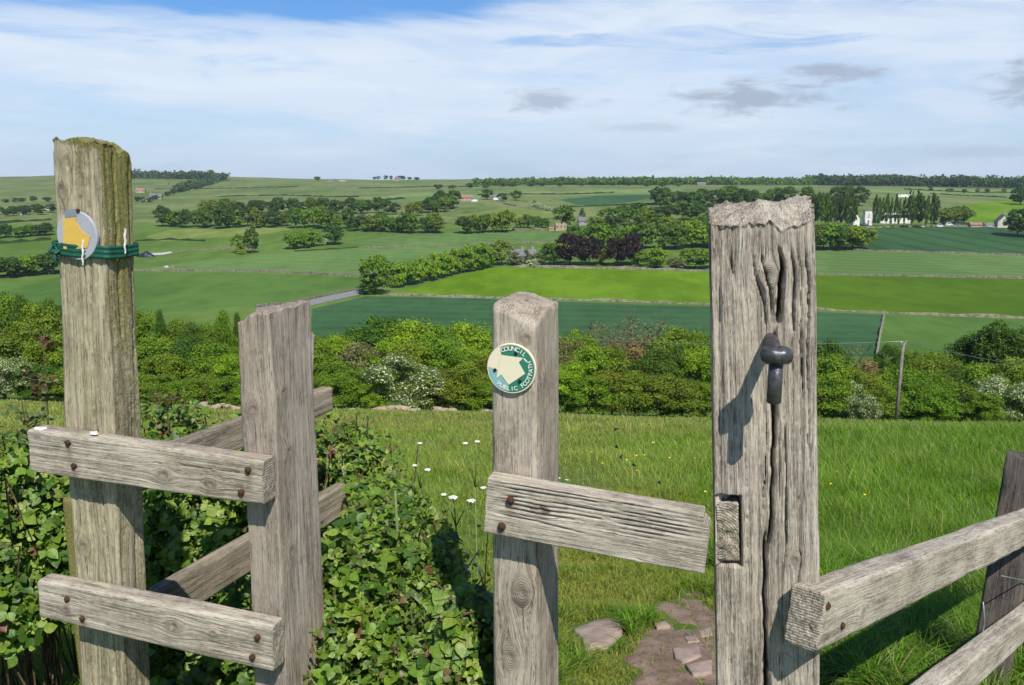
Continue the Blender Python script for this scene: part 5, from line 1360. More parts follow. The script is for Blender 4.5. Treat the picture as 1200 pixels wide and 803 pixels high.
house("warehouse", 1058, 231, 14, 4, "white warehouse above the poplar tops", 'white', SLATE, 0, .5, .2, 0, 2, flat=True, cat="warehouse")
house("warehouse", 1068, 230, 5, 5, "small white block beside the upper warehouse", 'white', SLATE, 0, .8, .2, 0, 1, flat=True, cat="warehouse")
house("gabled_house", 1174, 266, 13, 14, "pale gabled house with slate roof at the crop field's edge", 'cream', SLATE, -.3, .9, .55, 1, 2, gable=True)
house("garden_shed", 1187, 266, 6, 5, "pinkish shed beside the gabled house", 'pink', TILE, 0, .7, .4, 0, 1, cat="shed")
house("bungalow", 1142, 266, 13, 5, "low bungalow among the parked vehicles", 'stone', TILE, 0, .6, .5, 1, 2)
house("bungalow", 1158, 266, 10, 4, "low white bungalow next to the gabled house", 'white', SLATE, 0, .6, .5, 0, 2)
# vehicles
TYRE = simple("tyre", (.02,.02,.02), .9)
def vehicle(px, yb, lpx, col, label, tall=.45, yaw=0.0, ymin=200, nm="parked_car", cat="car"):
    b = hit(px, yb, ymin); m_ = ((b - EYE) @ FWD) / F_PX; L_ = lpx*m_; Hh = L_*tall; o = empty(nm, tuple(b), label, cat)
    M_ = np.array([[math.cos(yaw), -math.sin(yaw), 0], [math.sin(yaw), math.cos(yaw), 0], [0, 0, 1]])
    pm = simple(nm + "_paint", col, .35, .1, .05)
    prof = [(-.5,.15),(-.5,.48),(-.42,.56),(-.30,.95),(.12,1.0),(.28,.60),(.46,.52),(.5,.4),(.5,.15)]
    V = []
    for s_ in (-1, 1): V += [b + M_ @ np.array([x*L_, s_*L_*.2, z*Hh]) for x, z in prof]
    n = len(prof); mb = MB(); mb.add(V, [tuple(range(n))[::-1], tuple(range(n, 2*n))] + [(i, (i+1)%n, n+(i+1)%n, n+i) for i in range(n)]); mb.build("body", pm, o)
    mb = MB(); mb.add([b + M_ @ np.array([x*L_, -L_*.205, z*Hh]) for x, z in ((-.36,.60),(.2,.62),(.1,.92),(-.27,.9))], [(0,1,2,3)]); mb.build("window", GLASSD, o)
    for x in (-.3, .3):
        mb = MB(); c0 = b + M_ @ np.array([x*L_, -L_*.17, .17*Hh]); mb.tube([c0, c0 + M_ @ np.array([0, -L_*.05, 0])], L_*.075, 12); mb.build("wheel", TYRE, o)
vehicle(1101, 266.5, 7, (.7,.7,.7), "white van parked nearest the poplars", .6, nm="parked_van", cat="van")
vehicle(1112, 264.5, 8, (.75,.75,.75), "long white vehicle in the yard by the poplars", .45)
vehicle(1122, 264.5, 7, (.12,.16,.3), "blue car in the yard beside the long white vehicle")
vehicle(1131, 264.5, 7, (.1,.1,.12), "dark car at the far side of the yard")
vehicle(1082, 266.5, 4, (.75,.75,.75), "lone white car on the field edge below the poplars")
vehicle(195, 314, 5, (.75,.75,.75), "small white car behind the long pasture wall", .55)
vehicle(202, 314, 5, (.4,.32,.22), "tan car beside the small white one behind the wall", .55)
# silage heap
b = hit(171, 301, 240); m_ = b[1]/F_PX
a_ = np.linspace(0, math.pi, 9); V = []
for i, x in enumerate(np.linspace(-1, 1, 17)):
    hh = (1 - x*x)**.6 * (1 + .5*math.exp(-((x-.1)/.25)**2)) 
    for t_ in a_: V.append(b + np.array([x*11*m_, math.cos(t_)*6*m_*(.3+hh*.5), math.sin(t_)*5*m_*hh - .2]))
mb = MB(); mb.add(V, [(9*i+j, 9*i+j+1, 9*(i+1)+j+1, 9*(i+1)+j) for i in range(16) for j in range(8)])
tag(mb.build("silage_heap", simple("black_sheeting", (.018,.022,.035), .5), None, True), "black-sheeted silage heap at the pasture edge behind the mossy post", "heap")

# ------------------------------------------------------------------ tumbled wall on the brow
RUB = simple("pinkish_sandstone", (.36, .26, .19), .95, 0, .3, 3.0, .6)
def rock(c, s, r_, flat=.6, k=2):
    import bmesh
    bm = bmesh.new(); bmesh.ops.create_icosphere(bm, subdivisions=k, radius=1.0)
    V = np.array([v_.co for v_ in bm.verts]); F = np.array([[v_.index for v_ in f.verts] for f in bm.faces]); bm.free()
    off = r_.uniform(0, 50, 3); n = vn(V[:, 0]*1.3+off[0], V[:, 1]*1.3+off[1], V[:, 2]*1.3+off[2], 4)
    V = np.sign(V)*np.abs(V)**.75; V = V*(1+.28*n[:, None])*np.array([s*r_.uniform(.8,1.5), s*r_.uniform(.7,1.1), s*flat*r_.uniform(.5, 1.0)])
    a = r_.uniform(0, 6.28); V = V @ np.array([[math.cos(a), math.sin(a), 0], [-math.sin(a), math.cos(a), 0], [0, 0, 1]])
    return V + np.array(c), F
def rubble(name, pts, n, s, label):
    mb = MB(); r_ = np.random.default_rng(len(pts)*7+n); P = np.array([at(px, 480, Y) for px, Y in pts])
    for i in range(n):
        t_ = r_.uniform(0, len(P)-1.001)
        for _ in range(6):
            if float(vn(t_*3.1 + n, 0, 0, 77)) > -.15: break
            t_ = r_.uniform(0, len(P)-1.001)
        k = int(t_); c = P[k] + (P[k+1]-P[k])*(t_-k); c = c + np.array([r_.normal()*.3, r_.normal()*.5, 0]); c[2] = terrain(c[0], c[1]) + r_.uniform(0, .55)*abs(math.sin(c[0]*.9)) 
        V, F = rock(c, s*r_.uniform(.5, 1.4), r_, .6, 1); mb.add(V, [tuple(f) for f in F])
    tag(mb.build(name, RUB), label, "wall")
rubble("tumbled_wall", [(385,86),(440,87),(500,88),(575,88)], 130, .42, "tumbled pinkish stone wall along the brow below the hawthorn")
rubble("tumbled_wall", [(235,86),(255,86),(278,86)], 34, .4, "short tumbled stretch of stone wall beside the short grey post")

# ------------------------------------------------------------------ utility pole with wires
pb = at(1050, 490, 88.0); pt = at(1059, 400, 88.0); gz = float(terrain(pb[0], 88.0))
pole = empty("utility_pole", (pb[0], 88.0, gz), "leaning wooden power pole on the brow in front of the tree belt", "pole")
PW = simple("pole_wood", (.20,.18,.16), .9, 0, .2, 2)
mb = MB(); mb.tube([np.array([pb[0], 88, gz-.3]), (np.array([pb[0], 88, gz]) + pt)/2, pt], [.19, .17, .14], 10); mb.build("shaft", PW, pole, True)
mb = MB(); mb.box(pt + [0,0,-.3], (.9, .12, .14), .5); mb.build("crossarm", PW, pole)
for sx in (-.38, 0, .38):
    mb = MB(); q = pt + np.array([sx*math.cos(.5), sx*math.sin(.5), -.2]); mb.tube([q, q+[0,0,.12], q+[0,0,.2]], [.05,.07,.04], 8); mb.build("insulator", simple("porcelain", (.5,.5,.48), .3), pole, True)
def sag(a, b, s_, n=24): return [a + (b-a)*t_ + np.array([0, 0, -s_*4*t_*(1-t_)]) for t_ in np.linspace(0, 1, n)]
WM_ = simple("aluminium_wire", (.42,.43,.44), .5, .5)
wt = pt + np.array([0, 0, 0])
a1 = at(560, 384, 128.0); a2 = at(1420, 455, 52.0)
mb = MB(); mb.tube(sag(wt, a1, 1.2), .022, 5); tag(mb.build("power_wire", WM_, None, True), "power line crossing in front of the dark crop field to the pole", "wire", "overhead wires")
mb = MB(); mb.tube(sag(wt, a2, .5), .022, 5); tag(mb.build("power_wire", WM_, None, True), "power line from the pole towards the dark trees", "wire", "overhead wires")
print("far done")

# ------------------------------------------------------------------ near path and stones
def path_mat():
    m, t = mat("trodden_earth"); g = t.n('ShaderNodeNewGeometry').outputs['Position']
    a = t.noise(g, 5, 6, .65); b_ = t.noise(g, 60, 6, .75); c_ = t.noise(g, 16, 5, .7)
    c = t.mix(t.ss(a, .35, .65), (.20,.135,.10), (.29,.215,.165)); c = t.mix(t.ss(c_, .52, .68, 0, .7), c, (.11,.105,.03)); c = t.mix(t.ss(b_, .55, .75, 0, .6), c, (.12,.08,.06))
    bp = t.n('ShaderNodeBump', ins={'Height': t.m('ADD', b_, c_), 'Strength': .9, 'Distance': .012})
    b = t.n('ShaderNodeBsdfPrincipled', ins={'Base Color': c, 'Roughness': .95, 'Specular IOR Level': .1, 'Normal': bp}); t.n('ShaderNodeOutputMaterial', ins={'Surface': b}); return m
PC = [hit(790, 700), hit(770, 760), hit(775, 803), hit(800, 850), hit(790, 660)]
print('path pts', PC)
pcx = lambda y: np.interp(y, [2.4, 3.0, 3.4, 3.9, 4.8, 6.5], [.60, .66, .74, .90, 1.06, 1.2])
pw = lambda y: np.interp(y, [2.4, 3.0, 3.6, 4.2, 4.7, 5.2], [.40, .38, .30, .20, .08, .01])
def pathmask(x, y):
    d = np.abs(x - pcx(y)) / pw(y) + .5*fbm(x*4.2, y*4.2, 0, 31)
    return (1 - sstep(d, .55, 1.2)) * (1 - sstep(y + .25*vn(x*4, y*2, 0, 36), 4.1, 4.9))
gx, gy = np.meshgrid(np.linspace(-.2, 1.9, 150), np.linspace(2.0, 6.2, 220)); pm = pathmask(gx, gy)
gz_ = terrain(gx, gy) - .03 + .036*pm + .010*fbm(gx*9, gy*9, 0, 33)*pm
nx, ny = 150, 220; ii = np.arange(ny-1)[:, None]*nx; jj = np.arange(nx-1)[None, :]
F = np.stack([ii+jj, ii+jj+1, ii+nx+jj+1, ii+nx+jj], -1).reshape(-1, 4)
tag(link("path", mesh_np("path", np.column_stack([gx.ravel(), gy.ravel(), gz_.ravel()]), F, path_mat(), smooth=True)), kind='structure')
FLAG = simple("pink_flagstone", (.30,.225,.18), .85, 0, .18, 14, .35)
def flag(pts, h_, label, grp="flagstones of the path"):
    P = np.array([hit(px, py) for px, py in pts]); c = P.mean(0); n = 40
    A3 = np.column_stack([P[:, 0], P[:, 1], np.ones(len(P))]); cf = np.linalg.lstsq(A3, terrain(P[:, 0], P[:, 1]), rcond=None)[0]; P[:, 2] = A3 @ cf + .008; c = P.mean(0)
    ang = np.arctan2(P[:, 1]-c[1], P[:, 0]-c[0]); o_ = np.argsort(ang); P = P[o_]
    out = []
    for i in range(len(P)):
        for t_ in np.linspace(0, 1, 6, endpoint=False):
            q = P[i]*(1-t_) + P[(i+1)%len(P)]*t_; q = q + (c-q)*.03*vn(q[0]*30, q[1]*30, 0, 3); out.append(q)
    out = np.array(out); m_ = len(out); V, F = [], []
    for k, (s_, dz) in enumerate(((1.02, -.05), (1.0, h_*.6), (.95, h_), (.6, h_*1.05), (.25, h_*1.05))):
        for q in out: V.append([c[0]+(q[0]-c[0])*s_, c[1]+(q[1]-c[1])*s_, q[2]*s_ + c[2]*(1-s_) + dz + .002*vn(q[0]*40*s_, q[1]*40, k, 5)])
    F = [(k*m_+i, k*m_+(i+1)%m_, (k+1)*m_+(i+1)%m_, (k+1)*m_+i) for k in range(4) for i in range(m_)] + [tuple(4*m_+i for i in range(m_))]
    mb = MB(); mb.add(V, F); return tag(mb.build("flagstone", FLAG, None, True), label, "stone", grp)
flag([(671,742),(702,730),(733,727),(729,745),(712,760),(684,768),(682,752)], .016, "big flat pinkish stone lying in the short grass by the centre post")
for pts, lb in (([(788,763),(818,760),(822,772),(800,780),(791,774)], "pale squarish flagstone in the middle of the worn path"), ([(803,782),(835,776),(834,792),(812,795)], "flagstone touching the hinge post's foot"),
                ([(802,750),(815,747),(820,755),(806,757)], "small flagstone above the squarish one"), ([(818,743),(832,738),(835,748),(822,750)], "upper flagstone close to the hinge post"), ([(765,733),(780,731),(786,737),(770,739)], "sliver of stone at the top of the worn path"),
                ([(650,800),(672,797),(680,803),(676,815),(652,812)], "grey stone at the very foot of the centre post")): flag(pts, .009, lb)

# ------------------------------------------------------------------ grass
def low_turf(n, seed):
    r_ = np.random.default_rng(seed); y = 2.2*(9/2.2)**r_.uniform(0, 1, n); x = r_.uniform(-.55, 1.45, n) + .06*y
    keep = (r_.uniform(0, 1, n) > pathmask(x, y)*.97*(y < 6)) & (r_.uniform(0, 1, n) > stone_mask(x, y)*1.2*(y < 6)) & (r_.uniform(0, 1, n) < sstep(np.abs(x - .06*y - .45), 1.05, .75)); x, y = x[keep], y[keep]; n = len(x)
    p_ = fbm(x*2.2, y*2.2, 0, 71); c2_ = vn(x*9, y*9, 0, 72); h = (.045 + .022*p_ + .012*c2_)*r_.uniform(.5, 1.5, n) + .03*sstep(p_, .35, .8); h = np.maximum(h, .012); wd = .0034*r_.uniform(.6, 1.4, n)*np.maximum(1, y/4)
    a = r_.uniform(0, 6.28, n); ln = h*r_.uniform(.3, 1.1, n); f = r_.uniform(0, 6.28, n); z = terrain(x, y) - .004; V = []
    for t_ in (0, .5):
        c = np.column_stack([x + np.cos(a)*ln*t_*t_, y + np.sin(a)*ln*t_*t_, z + h*t_]); o_ = np.column_stack([np.cos(f)*wd/2*(1-t_*.4), np.sin(f)*wd/2*(1-t_*.4), 0*wd]); V += [c-o_, c+o_]
    V.append(np.column_stack([x + np.cos(a)*ln, y + np.sin(a)*ln, z + h*.85])); VV = np.stack(V, 1).reshape(-1, 3); b = np.arange(n)[:, None]*5
    q = np.clip(.42 + .45*p_ + .25*c2_, 0, 1)[:, None]; c = np.array([.115,.225,.014])*q + np.array([.24,.255,.055])*(1-q); c = np.where((r_.uniform(0, 1, n) < .10)[:, None], np.array([.30,.24,.12]), c)*r_.uniform(.75, 1.25, n)[:, None]
    me = mesh_np("turf", VV, [b + np.array([[0,1,3,2]]), b + np.array([[2,3,4]])], GRASSM, {'gcol': np.repeat(c, 5, 0), 'lv': np.repeat(r_.uniform(.2,.8,n), 5), 'flower': np.zeros(n*5)}); tag(link("turf", me), "short trampled turf beside the worn path through the stile", "grass", kind='stuff')
def stone_mask(x, y):
    m_ = np.zeros_like(x)
    for cxy, r_ in ((hit(702,748), .21), (hit(806,768), .09), (hit(820,786), .09)): m_ = np.maximum(m_, 1 - sstep(np.hypot((x-cxy[0])/.72, (y-cxy[1]-.03)/1.15), r_*.8, r_))
    return m_
def grass(name, n, y0, y1, hbase, wbase, segs, label, seed, gam=1.0):
    r_ = np.random.default_rng(seed)
    y = y0 * (y1/y0) ** (r_.uniform(0, 1, n)**gam)
    x = r_.uniform(-1, 1, n) * (0.72*y + .9)
    pm_ = pathmask(x, y) * (y < 6.5); sm = stone_mask(x, y) * (y < 6)
    tread = np.exp(-((x - np.interp(y, [2, 5, 10, 20], [.45, .6, .7, .2])) / np.interp(y, [2, 5, 10, 20], [.75, .6, 1.0, 2.0]))**2) * (1 - sstep(y, 8, 22))
    keep = (r_.uniform(0, 1, n) > np.maximum(pm_*.96, sm*1.1)) & (r_.uniform(0, 1, n) > .25*tread)
    x, y, tread, pm_ = x[keep], y[keep], tread[keep], pm_[keep]; n = len(x)
    z = terrain(x, y)
    patch = fbm(x*1.3, y*1.3, 0, 51); pa2 = fbm(x*.16, y*.16, 0, 52, 2); cl_ = vn(x*6, y*6, 0, 53)
    side = sstep(x/np.maximum(y, 1), .15, .4)
    h = hbase * (0.75 + .45*patch + .35*cl_ + .35*side) * (1 - .62*tread) * r_.uniform(.45, 1.25, n) * (1 - .5*pm_)
    shortz = np.exp(-((x - .45)/.75)**4) * (1 - sstep(y, 4.5, 8)); h = h*(1 - .62*shortz)
    h = np.maximum(h, hbase*.12)
    wd = wbase * np.maximum(1.0, y/6.0) * r_.uniform(.6, 1.3, n)
    a = r_.uniform(0, 2*math.pi, n); lean = r_.uniform(.1, .85, n) * h
    wind = np.array([-.25, .15]); dx_ = np.cos(a)*lean + wind[0]*h*.5; dy_ = np.sin(a)*lean + wind[1]*h*.5
    f = r_.uniform(0, 2*math.pi, n); wx, wy = np.cos(f)*wd/2, np.sin(f)*wd/2
    V = []; lv_ = np.linspace(0, 1, segs+1)
    for t_ in lv_[:-1]:
        c = np.column_stack([x + dx_*t_**2, y + dy_*t_**2, z - .01 + h*t_*(1 - .18*t_)]); ww = (1 - t_*.55)
        V.append(c - np.column_stack([wx*ww, wy*ww, np.zeros(n)])); V.append(c + np.column_stack([wx*ww, wy*ww, np.zeros(n)]))
    V.append(np.column_stack([x + dx_, y + dy_, z + h*.82])); k = len(V)
    VV = np.stack(V, 1).reshape(-1, 3); b = np.arange(n)[:, None]*k
    quads = np.concatenate([b + np.array([[2*i, 2*i+1, 2*i+3, 2*i+2]]) for i in range(segs-1)]) if segs > 1 else np.zeros((0, 4), int)
    tris = b + np.array([[k-3, k-2, k-1]])
    lush = np.array([.150, .275, .024]); yel = np.array([.255, .310, .075]); straw = np.array([.30, .25, .13]); deep = np.array([.085, .200, .018])
    q = np.clip(.40 + .30*pa2 + .30*patch - .30*side + .30*tread + .30*sstep(y, 12, 40), 0, 1)[:, None]
    c = lush*(1-q) + yel*q
    dk = np.clip(.5*side + .3*cl_ - .1, 0, .7)[:, None]; c = c*(1-dk) + deep*dk
    seedp = .06 + .34*sstep(y, 9, 40) * (0.6+.4*pa2) + .14*tread + .2*pm_
    ss_ = (r_.uniform(0, 1, n) < seedp)[:, None]; c = np.where(ss_, straw*.85, c)
    c = c * (1 + .16*fbm(x*.5, y*.5, 0, 58, 3))[:, None] * r_.uniform(.7, 1.3, n)[:, None]
    me = mesh_np(name, VV, [quads, tris], GRASSM, {'gcol': np.repeat(c, k, 0), 'lv': np.repeat(r_.uniform(.2, .7, n), k), 'flower': np.zeros(n*k)})
    tag(link(name, me), label, "grass", kind='stuff')
GRASSM = leafy("grass_blades", attr='gcol', trans=.35, rough=.45, spec=.3)
# the attribute is a vector; use its Color output
grass("grass", 150000, 2.3, 9.0, .17, .0042, 3, "lush long meadow grass in front of and around the stile", 101, 1.0)
grass("grass", 150000, 8.0, 32.0, .24, .0048, 2, "meadow grass running down the slope", 102, 1.0)
grass("grass", 110000, 30.0, 93.0, .34, .0060, 2, "pale seeding grass towards the brow of the field", 103, .9)
grass("grass", 14000, 1.55, 2.6, .16, .0042, 3, "grass around the foot of the posts", 104, 1.0)
low_turf(190000, 131)
# coarse tussocks close to the right fence and bottom-left corner
def tussocks(n, cx, cy, sx, sy, hb, seed, label):
    r_ = np.random.default_rng(seed); nt = 60
    tx = r_.normal(size=nt)*sx + cx; ty = np.clip(r_.normal(size=nt)*sy + cy, 1.75, 9)
    ti = r_.integers(0, nt, n); a = r_.uniform(0, 6.28, n); rad = np.abs(r_.normal(size=n))*.06
    tx = np.maximum(tx, 1.32) if cx > 1 else tx
    x = tx[ti] + np.cos(a)*rad; y = ty[ti] + np.sin(a)*rad; z = terrain(x, y)
    kp = (pathmask(x, y)*(y < 6) < .35) & (stone_mask(x, y) < .3); x, y, z, a = x[kp], y[kp], z[kp], a[kp]; n = len(x)
    h = hb*r_.uniform(.5, 1.3, n); lean = h*r_.uniform(.2, 1.1, n); a2 = a + r_.normal(size=n)*.6
    wd = .0055*r_.uniform(.6, 1.3, n); f = r_.uniform(0, 6.28, n); segs = 5; V = []
    for t_ in np.linspace(0, 1, segs+1)[:-1]:
        c = np.column_stack([x + np.cos(a2)*lean*t_**2, y + np.sin(a2)*lean*t_**2, z + h*(t_ - .42*t_**2.2)]); ww = wd*(1-t_**2*.8)/2
        o_ = np.column_stack([np.cos(f)*ww, np.sin(f)*ww, 0*ww]); V += [c-o_, c+o_]
    V.append(np.column_stack([x + np.cos(a2)*lean, y + np.sin(a2)*lean, z + h*.56])); k = len(V)
    VV = np.stack(V, 1).reshape(-1, 3); b = np.arange(n)[:, None]*k
    quads = np.concatenate([b + np.array([[2*i, 2*i+1, 2*i+3, 2*i+2]]) for i in range(segs-1)]); tris = b + np.array([[k-3, k-2, k-1]])
    c = np.array([.095, .200, .014])*r_.uniform(.6, 1.45, n)[:, None]; c = np.where((r_.uniform(0, 1, n) < .06)[:, None], np.array([.28,.24,.12]), c)
    me = mesh_np("tussock_grass", VV, [quads, tris], GRASSM, {'gcol': np.repeat(c, k, 0), 'lv': np.repeat(r_.uniform(.2, .8, n), k), 'flower': np.zeros(n*k)})
    tag(link("tussock_grass", me), label, "grass", kind='stuff')
tussocks(16000, 1.95, 3.3, .55, .75, .28, 111, "coarse dark tussocks under the right-hand rails".replace("right-hand ", "two-rail fence's "))
tussocks(9000, -1.35, 2.1, .22, .22, .26, 112, "bright tall grass at the foot of the mossy post")
tussocks(7000, -.20, 2.55, .09, .25, .36, 114, "tall weedy grass growing between bramble and centre post")
tussocks(3000, .60, 3.75, .06, .12, .13, 115, "bright grass tuft growing between the flat stone and the worn path")
tussocks(6000, -.1, 3.3, .25, .6, .12, 113, "low tufts beside the centre post")
print("grass done")

# ------------------------------------------------------------------ bramble
def leaf_template(nseg=9, serr=.02):
    """ovate toothed leaf in xy, length 1 along y, folded on the midrib"""
    ys = np.linspace(0, 1, nseg); wv = .385*np.sin(np.pi*np.clip(ys, 0, 1)**.70)**1.0; wv[0] = .02; wv[-1] = 0
    V = []
    for i, (y, w_) in enumerate(zip(ys, wv)):
        s_ = (1 + serr*(1 if i % 2 else -1)); d = -.10*(y-.35)**2
        V += [(-w_*s_, y, .28*w_ + d), (0, y, d), (w_*s_, y, .28*w_ + d)]
    F = []
    for i in range(nseg-1): a = 3*i; F += [(a, a+1, a+4, a+3), (a+1, a+2, a+5, a+4)]
    return np.array(V), np.array(F)
LT, LF = leaf_template()
def bramble_mat():
    m, t = mat("bramble_leaf"); c = t.attr('gcol')[0]; lv = t.attr('lv')[2]
    g = t.n('ShaderNodeNewGeometry'); n = t.noise(g.outputs['Position'], 120, 4, .6)
    c = t.mix(1.0, c, t.mix(t.ss(n, .3, .7), (.75,.78,.7), (1.2,1.15,1.1)), 'MULTIPLY')
    bk_ = t.mix(1.0, c, (1.25,1.1,1.6), 'MULTIPLY'); c = t.mix(g.outputs['Backfacing'], c, bk_)
    bp = t.n('ShaderNodeBump', ins={'Height': n, 'Strength': .5, 'Distance': .004})
    b = t.n('ShaderNodeBsdfPrincipled', ins={'Base Color': c, 'Roughness': .42, 'Specular IOR Level': .45, 'Normal': bp})
    tl = t.n('ShaderNodeBsdfTranslucent', ins={'Color': t.mix(1.0, c, (1.2,1.5,.4), 'MULTIPLY')})
    mx = t.n('ShaderNodeMixShader', ins={0: .28, 1: b.outputs[0], 2: tl.outputs[0]}); t.n('ShaderNodeOutputMaterial', ins={'Surface': mx}); return m
BRM = bramble_mat(); STEM = simple("bramble_stem", (.11,.07,.04), .7, 0, .4, 40, .3); DRY = simple("dry_stem", (.34,.29,.17), .8, 0, .25, 60, .3); GSTEM = simple("green_stem", (.12,.17,.05), .6, 0, .2, 60)
def blobs3(bl): return np.array([(*at(px, py, Y), r_ * ((at(px, py, Y) - EYE) @ FWD) / F_PX) for px, py, Y, r_ in bl])
def leaf_mesh(C, D_, Nn, size, cols):
    """C base points, D_ unit directions, Nn normals"""
    n = len(C); X = np.cross(D_, Nn); X /= np.linalg.norm(X, axis=1)[:, None] + 1e-9; Z = np.cross(X, D_)
    V = C[:, None, :] + size[:, None, None]*(LT[None, :, 0:1]*X[:, None, :] + LT[None, :, 1:2]*D_[:, None, :] + LT[None, :, 2:3]*Z[:, None, :])
    k = len(LT); F = (np.arange(n)[:, None, None]*k + LF[None]).reshape(-1, 4)
    return V.reshape(-1, 3), F, np.repeat(cols, k, 0), k
def bramble(name, bl, nl, label, seed, smin=.022, smax=.046, inner=.35, reds=.012, cat="bramble", stems=70):
    r_ = np.random.default_rng(seed); B = blobs3(bl); vol = B[:, 3]**2; bi = r_.choice(len(B), nl, p=vol/vol.sum())
    d = r_.normal(size=(nl, 3)); d /= np.linalg.norm(d, axis=1)[:, None]; d[:, 1] = np.where(d[:, 1] > .3, -d[:, 1], d[:, 1])
    rr = np.where(r_.uniform(0, 1, nl) < inner, r_.uniform(.4, .85, nl), r_.uniform(.85, 1.12, nl))
    rr = rr * (1 + .26*np.sin(d[:, 0]*9 + bi)*np.cos(d[:, 2]*8 + 2*bi) + .12*np.sin(d[:, 0]*21 + d[:, 2]*17))
    c0 = B[bi, :3] + d*rr[:, None]*B[bi, 3:4]
    tocam = EYE - c0; tocam /= np.linalg.norm(tocam, axis=1)[:, None]
    base_n = d*.5 + np.array([.1, -.25, .75]) + r_.normal(size=(nl, 3))*.42; base_n /= np.linalg.norm(base_n, axis=1)[:, None]
    C, Dd, NN, S_, K_ = [], [], [], [], []
    g1 = np.array([.130, .225, .022]); g2 = np.array([.055, .120, .014]); g3 = np.array([.210, .290, .045]); rd = np.array([.16, .07, .035])
    mixv = r_.uniform(0, 1, nl); colr = np.where((mixv < .45)[:, None], g1, np.where((mixv < .8)[:, None], g2, g3)); colr = np.where((r_.uniform(0, 1, nl) < reds)[:, None], rd, colr)
    size = r_.uniform(smin, smax, nl)
    t1 = np.cross(base_n, r_.normal(size=(nl, 3))); t1 /= np.linalg.norm(t1, axis=1)[:, None]
    t2 = np.cross(base_n, t1)
    for ang, sc__ in ((0, 1.05), (1.35, .85), (-1.35, .85)):     # three leaflets from one point
        dv = t1*math.cos(ang) + t2*math.sin(ang) - base_n*.18; dv /= np.linalg.norm(dv, axis=1)[:, None]
        nn = base_n + r_.normal(size=(nl, 3))*.14; nn -= dv*np.sum(nn*dv, 1)[:, None]; nn /= np.linalg.norm(nn, axis=1)[:, None]
        C.append(c0 + dv*size[:, None]*.12); Dd.append(dv); NN.append(nn); S_.append(size*sc__*r_.uniform(.85, 1.15, nl)); K_.append(colr*r_.uniform(.8, 1.2, nl)[:, None])
    V, F, cc, k = leaf_mesh(np.concatenate(C), np.concatenate(Dd), np.concatenate(NN), np.concatenate(S_), np.concatenate(K_))
    gb = B[:, :2].mean(0); root = empty(name, (gb[0], gb[1], float(terrain(*gb))), label, cat)
    # small loose shoots of other hedge plants poking through the outer shell
    n2_ = nl*2//3; bi = r_.choice(len(B), n2_, p=vol/vol.sum()); d = r_.normal(size=(n2_, 3)); d[:, 2] = np.abs(d[:, 2]) + .1*d[:, 2]; d /= np.linalg.norm(d, axis=1)[:, None]; d[:, 1] = np.where(d[:, 1] > .3, -d[:, 1], d[:, 1])
    c0 = B[bi, :3] + d*(1.02 + np.abs(r_.normal(size=n2_))*.16)[:, None]*B[bi, 3:4]; dd = r_.normal(size=(n2_, 3)) + d + [0, 0, .5]; dd /= np.linalg.norm(dd, axis=1)[:, None]
    nn = r_.normal(size=(n2_, 3)) + [0, -.4, .9]; nn -= dd*np.sum(nn*dd, 1)[:, None]; nn /= np.linalg.norm(nn, axis=1)[:, None]
    cs = np.array([(.15,.22,.03), (.09,.15,.03), (.20,.20,.07), (.15,.10,.05), (.12,.2,.02)])[r_.choice(5, n2_, p=[.35,.25,.12,.06,.22])]*r_.uniform(.7, 1.3, n2_)[:, None]
    Vb, Fb, cb_, _ = leaf_mesh(c0, dd, nn, r_.uniform(.009, .022, n2_), cs); F = np.concatenate([F, Fb + len(V)]); V = np.concatenate([V, Vb]); cc = np.concatenate([cc, cb_])
    me = mesh_np("leaves", V, F, BRM, {'gcol': cc, 'lv': np.full(len(V), .5)}, smooth=True); link("leaves", me, root)
    mb = MB()
    for i in range(stems):
        b_ = B[r_.integers(len(B))]; a = r_.uniform(0, 6.28); g = np.array([b_[0] + math.cos(a)*b_[3]*.5, b_[1] + abs(math.sin(a))*b_[3]*.3, 0]); g[2] = terrain(g[0], g[1])
        top = b_[:3] + np.array([r_.normal()*.5, r_.normal()*.5, r_.uniform(.3, 1.0)])*b_[3]; out = top + np.array([np.clip(r_.normal(), -1.5, 1.5)*.05, -r_.uniform(0, .04), r_.uniform(-.05, .05)])
        mb.tube([g, (g+top)/2 + r_.normal(size=3)*.04, top, out], [.004, .0035, .0026, .0015], 5)
    mb.build("stems", STEM, root, True)
    return root
bramble("bramble_bush", [(462,622,2.25,44),(418,700,1.98,72),(482,706,1.98,56),(535,750,1.80,48),(435,800,1.86,90),(520,830,1.76,80),(452,592,2.45,34),(515,668,2.05,30),(370,740,2.2,70),(545,742,1.68,26),(520,768,1.72,32),(550,706,1.72,18),(540,800,1.66,38),(528,722,1.78,26),(552,800,1.72,44),(490,650,2.15,40),(445,650,2.1,50)],
        6200, "big bramble bush filling the gap between short grey post and centre post", 201, smin=.013, smax=.042)
bramble("bramble_bush", [(392,560,3.25,44),(400,620,3.2,48),(392,528,3.3,34),(430,545,3.1,34),(440,585,3.0,44),(355,640,3.15,50),(415,512,3.35,22)],
        1500, "farther bramble bush round the ends of the darker back rails", 204, smin=.015, smax=.038, reds=.05)
bramble("bramble_bush", [(222,570,2.95,62),(262,620,2.9,62),(200,640,2.9,60),(222,510,3.1,34),(190,500,3.15,26),(250,740,2.85,85),(190,740,2.85,70),(300,560,2.95,60),(310,680,2.8,80),(150,560,3.0,50)],
        2900, "bramble bush behind the double rails, between mossy post and short post", 202)
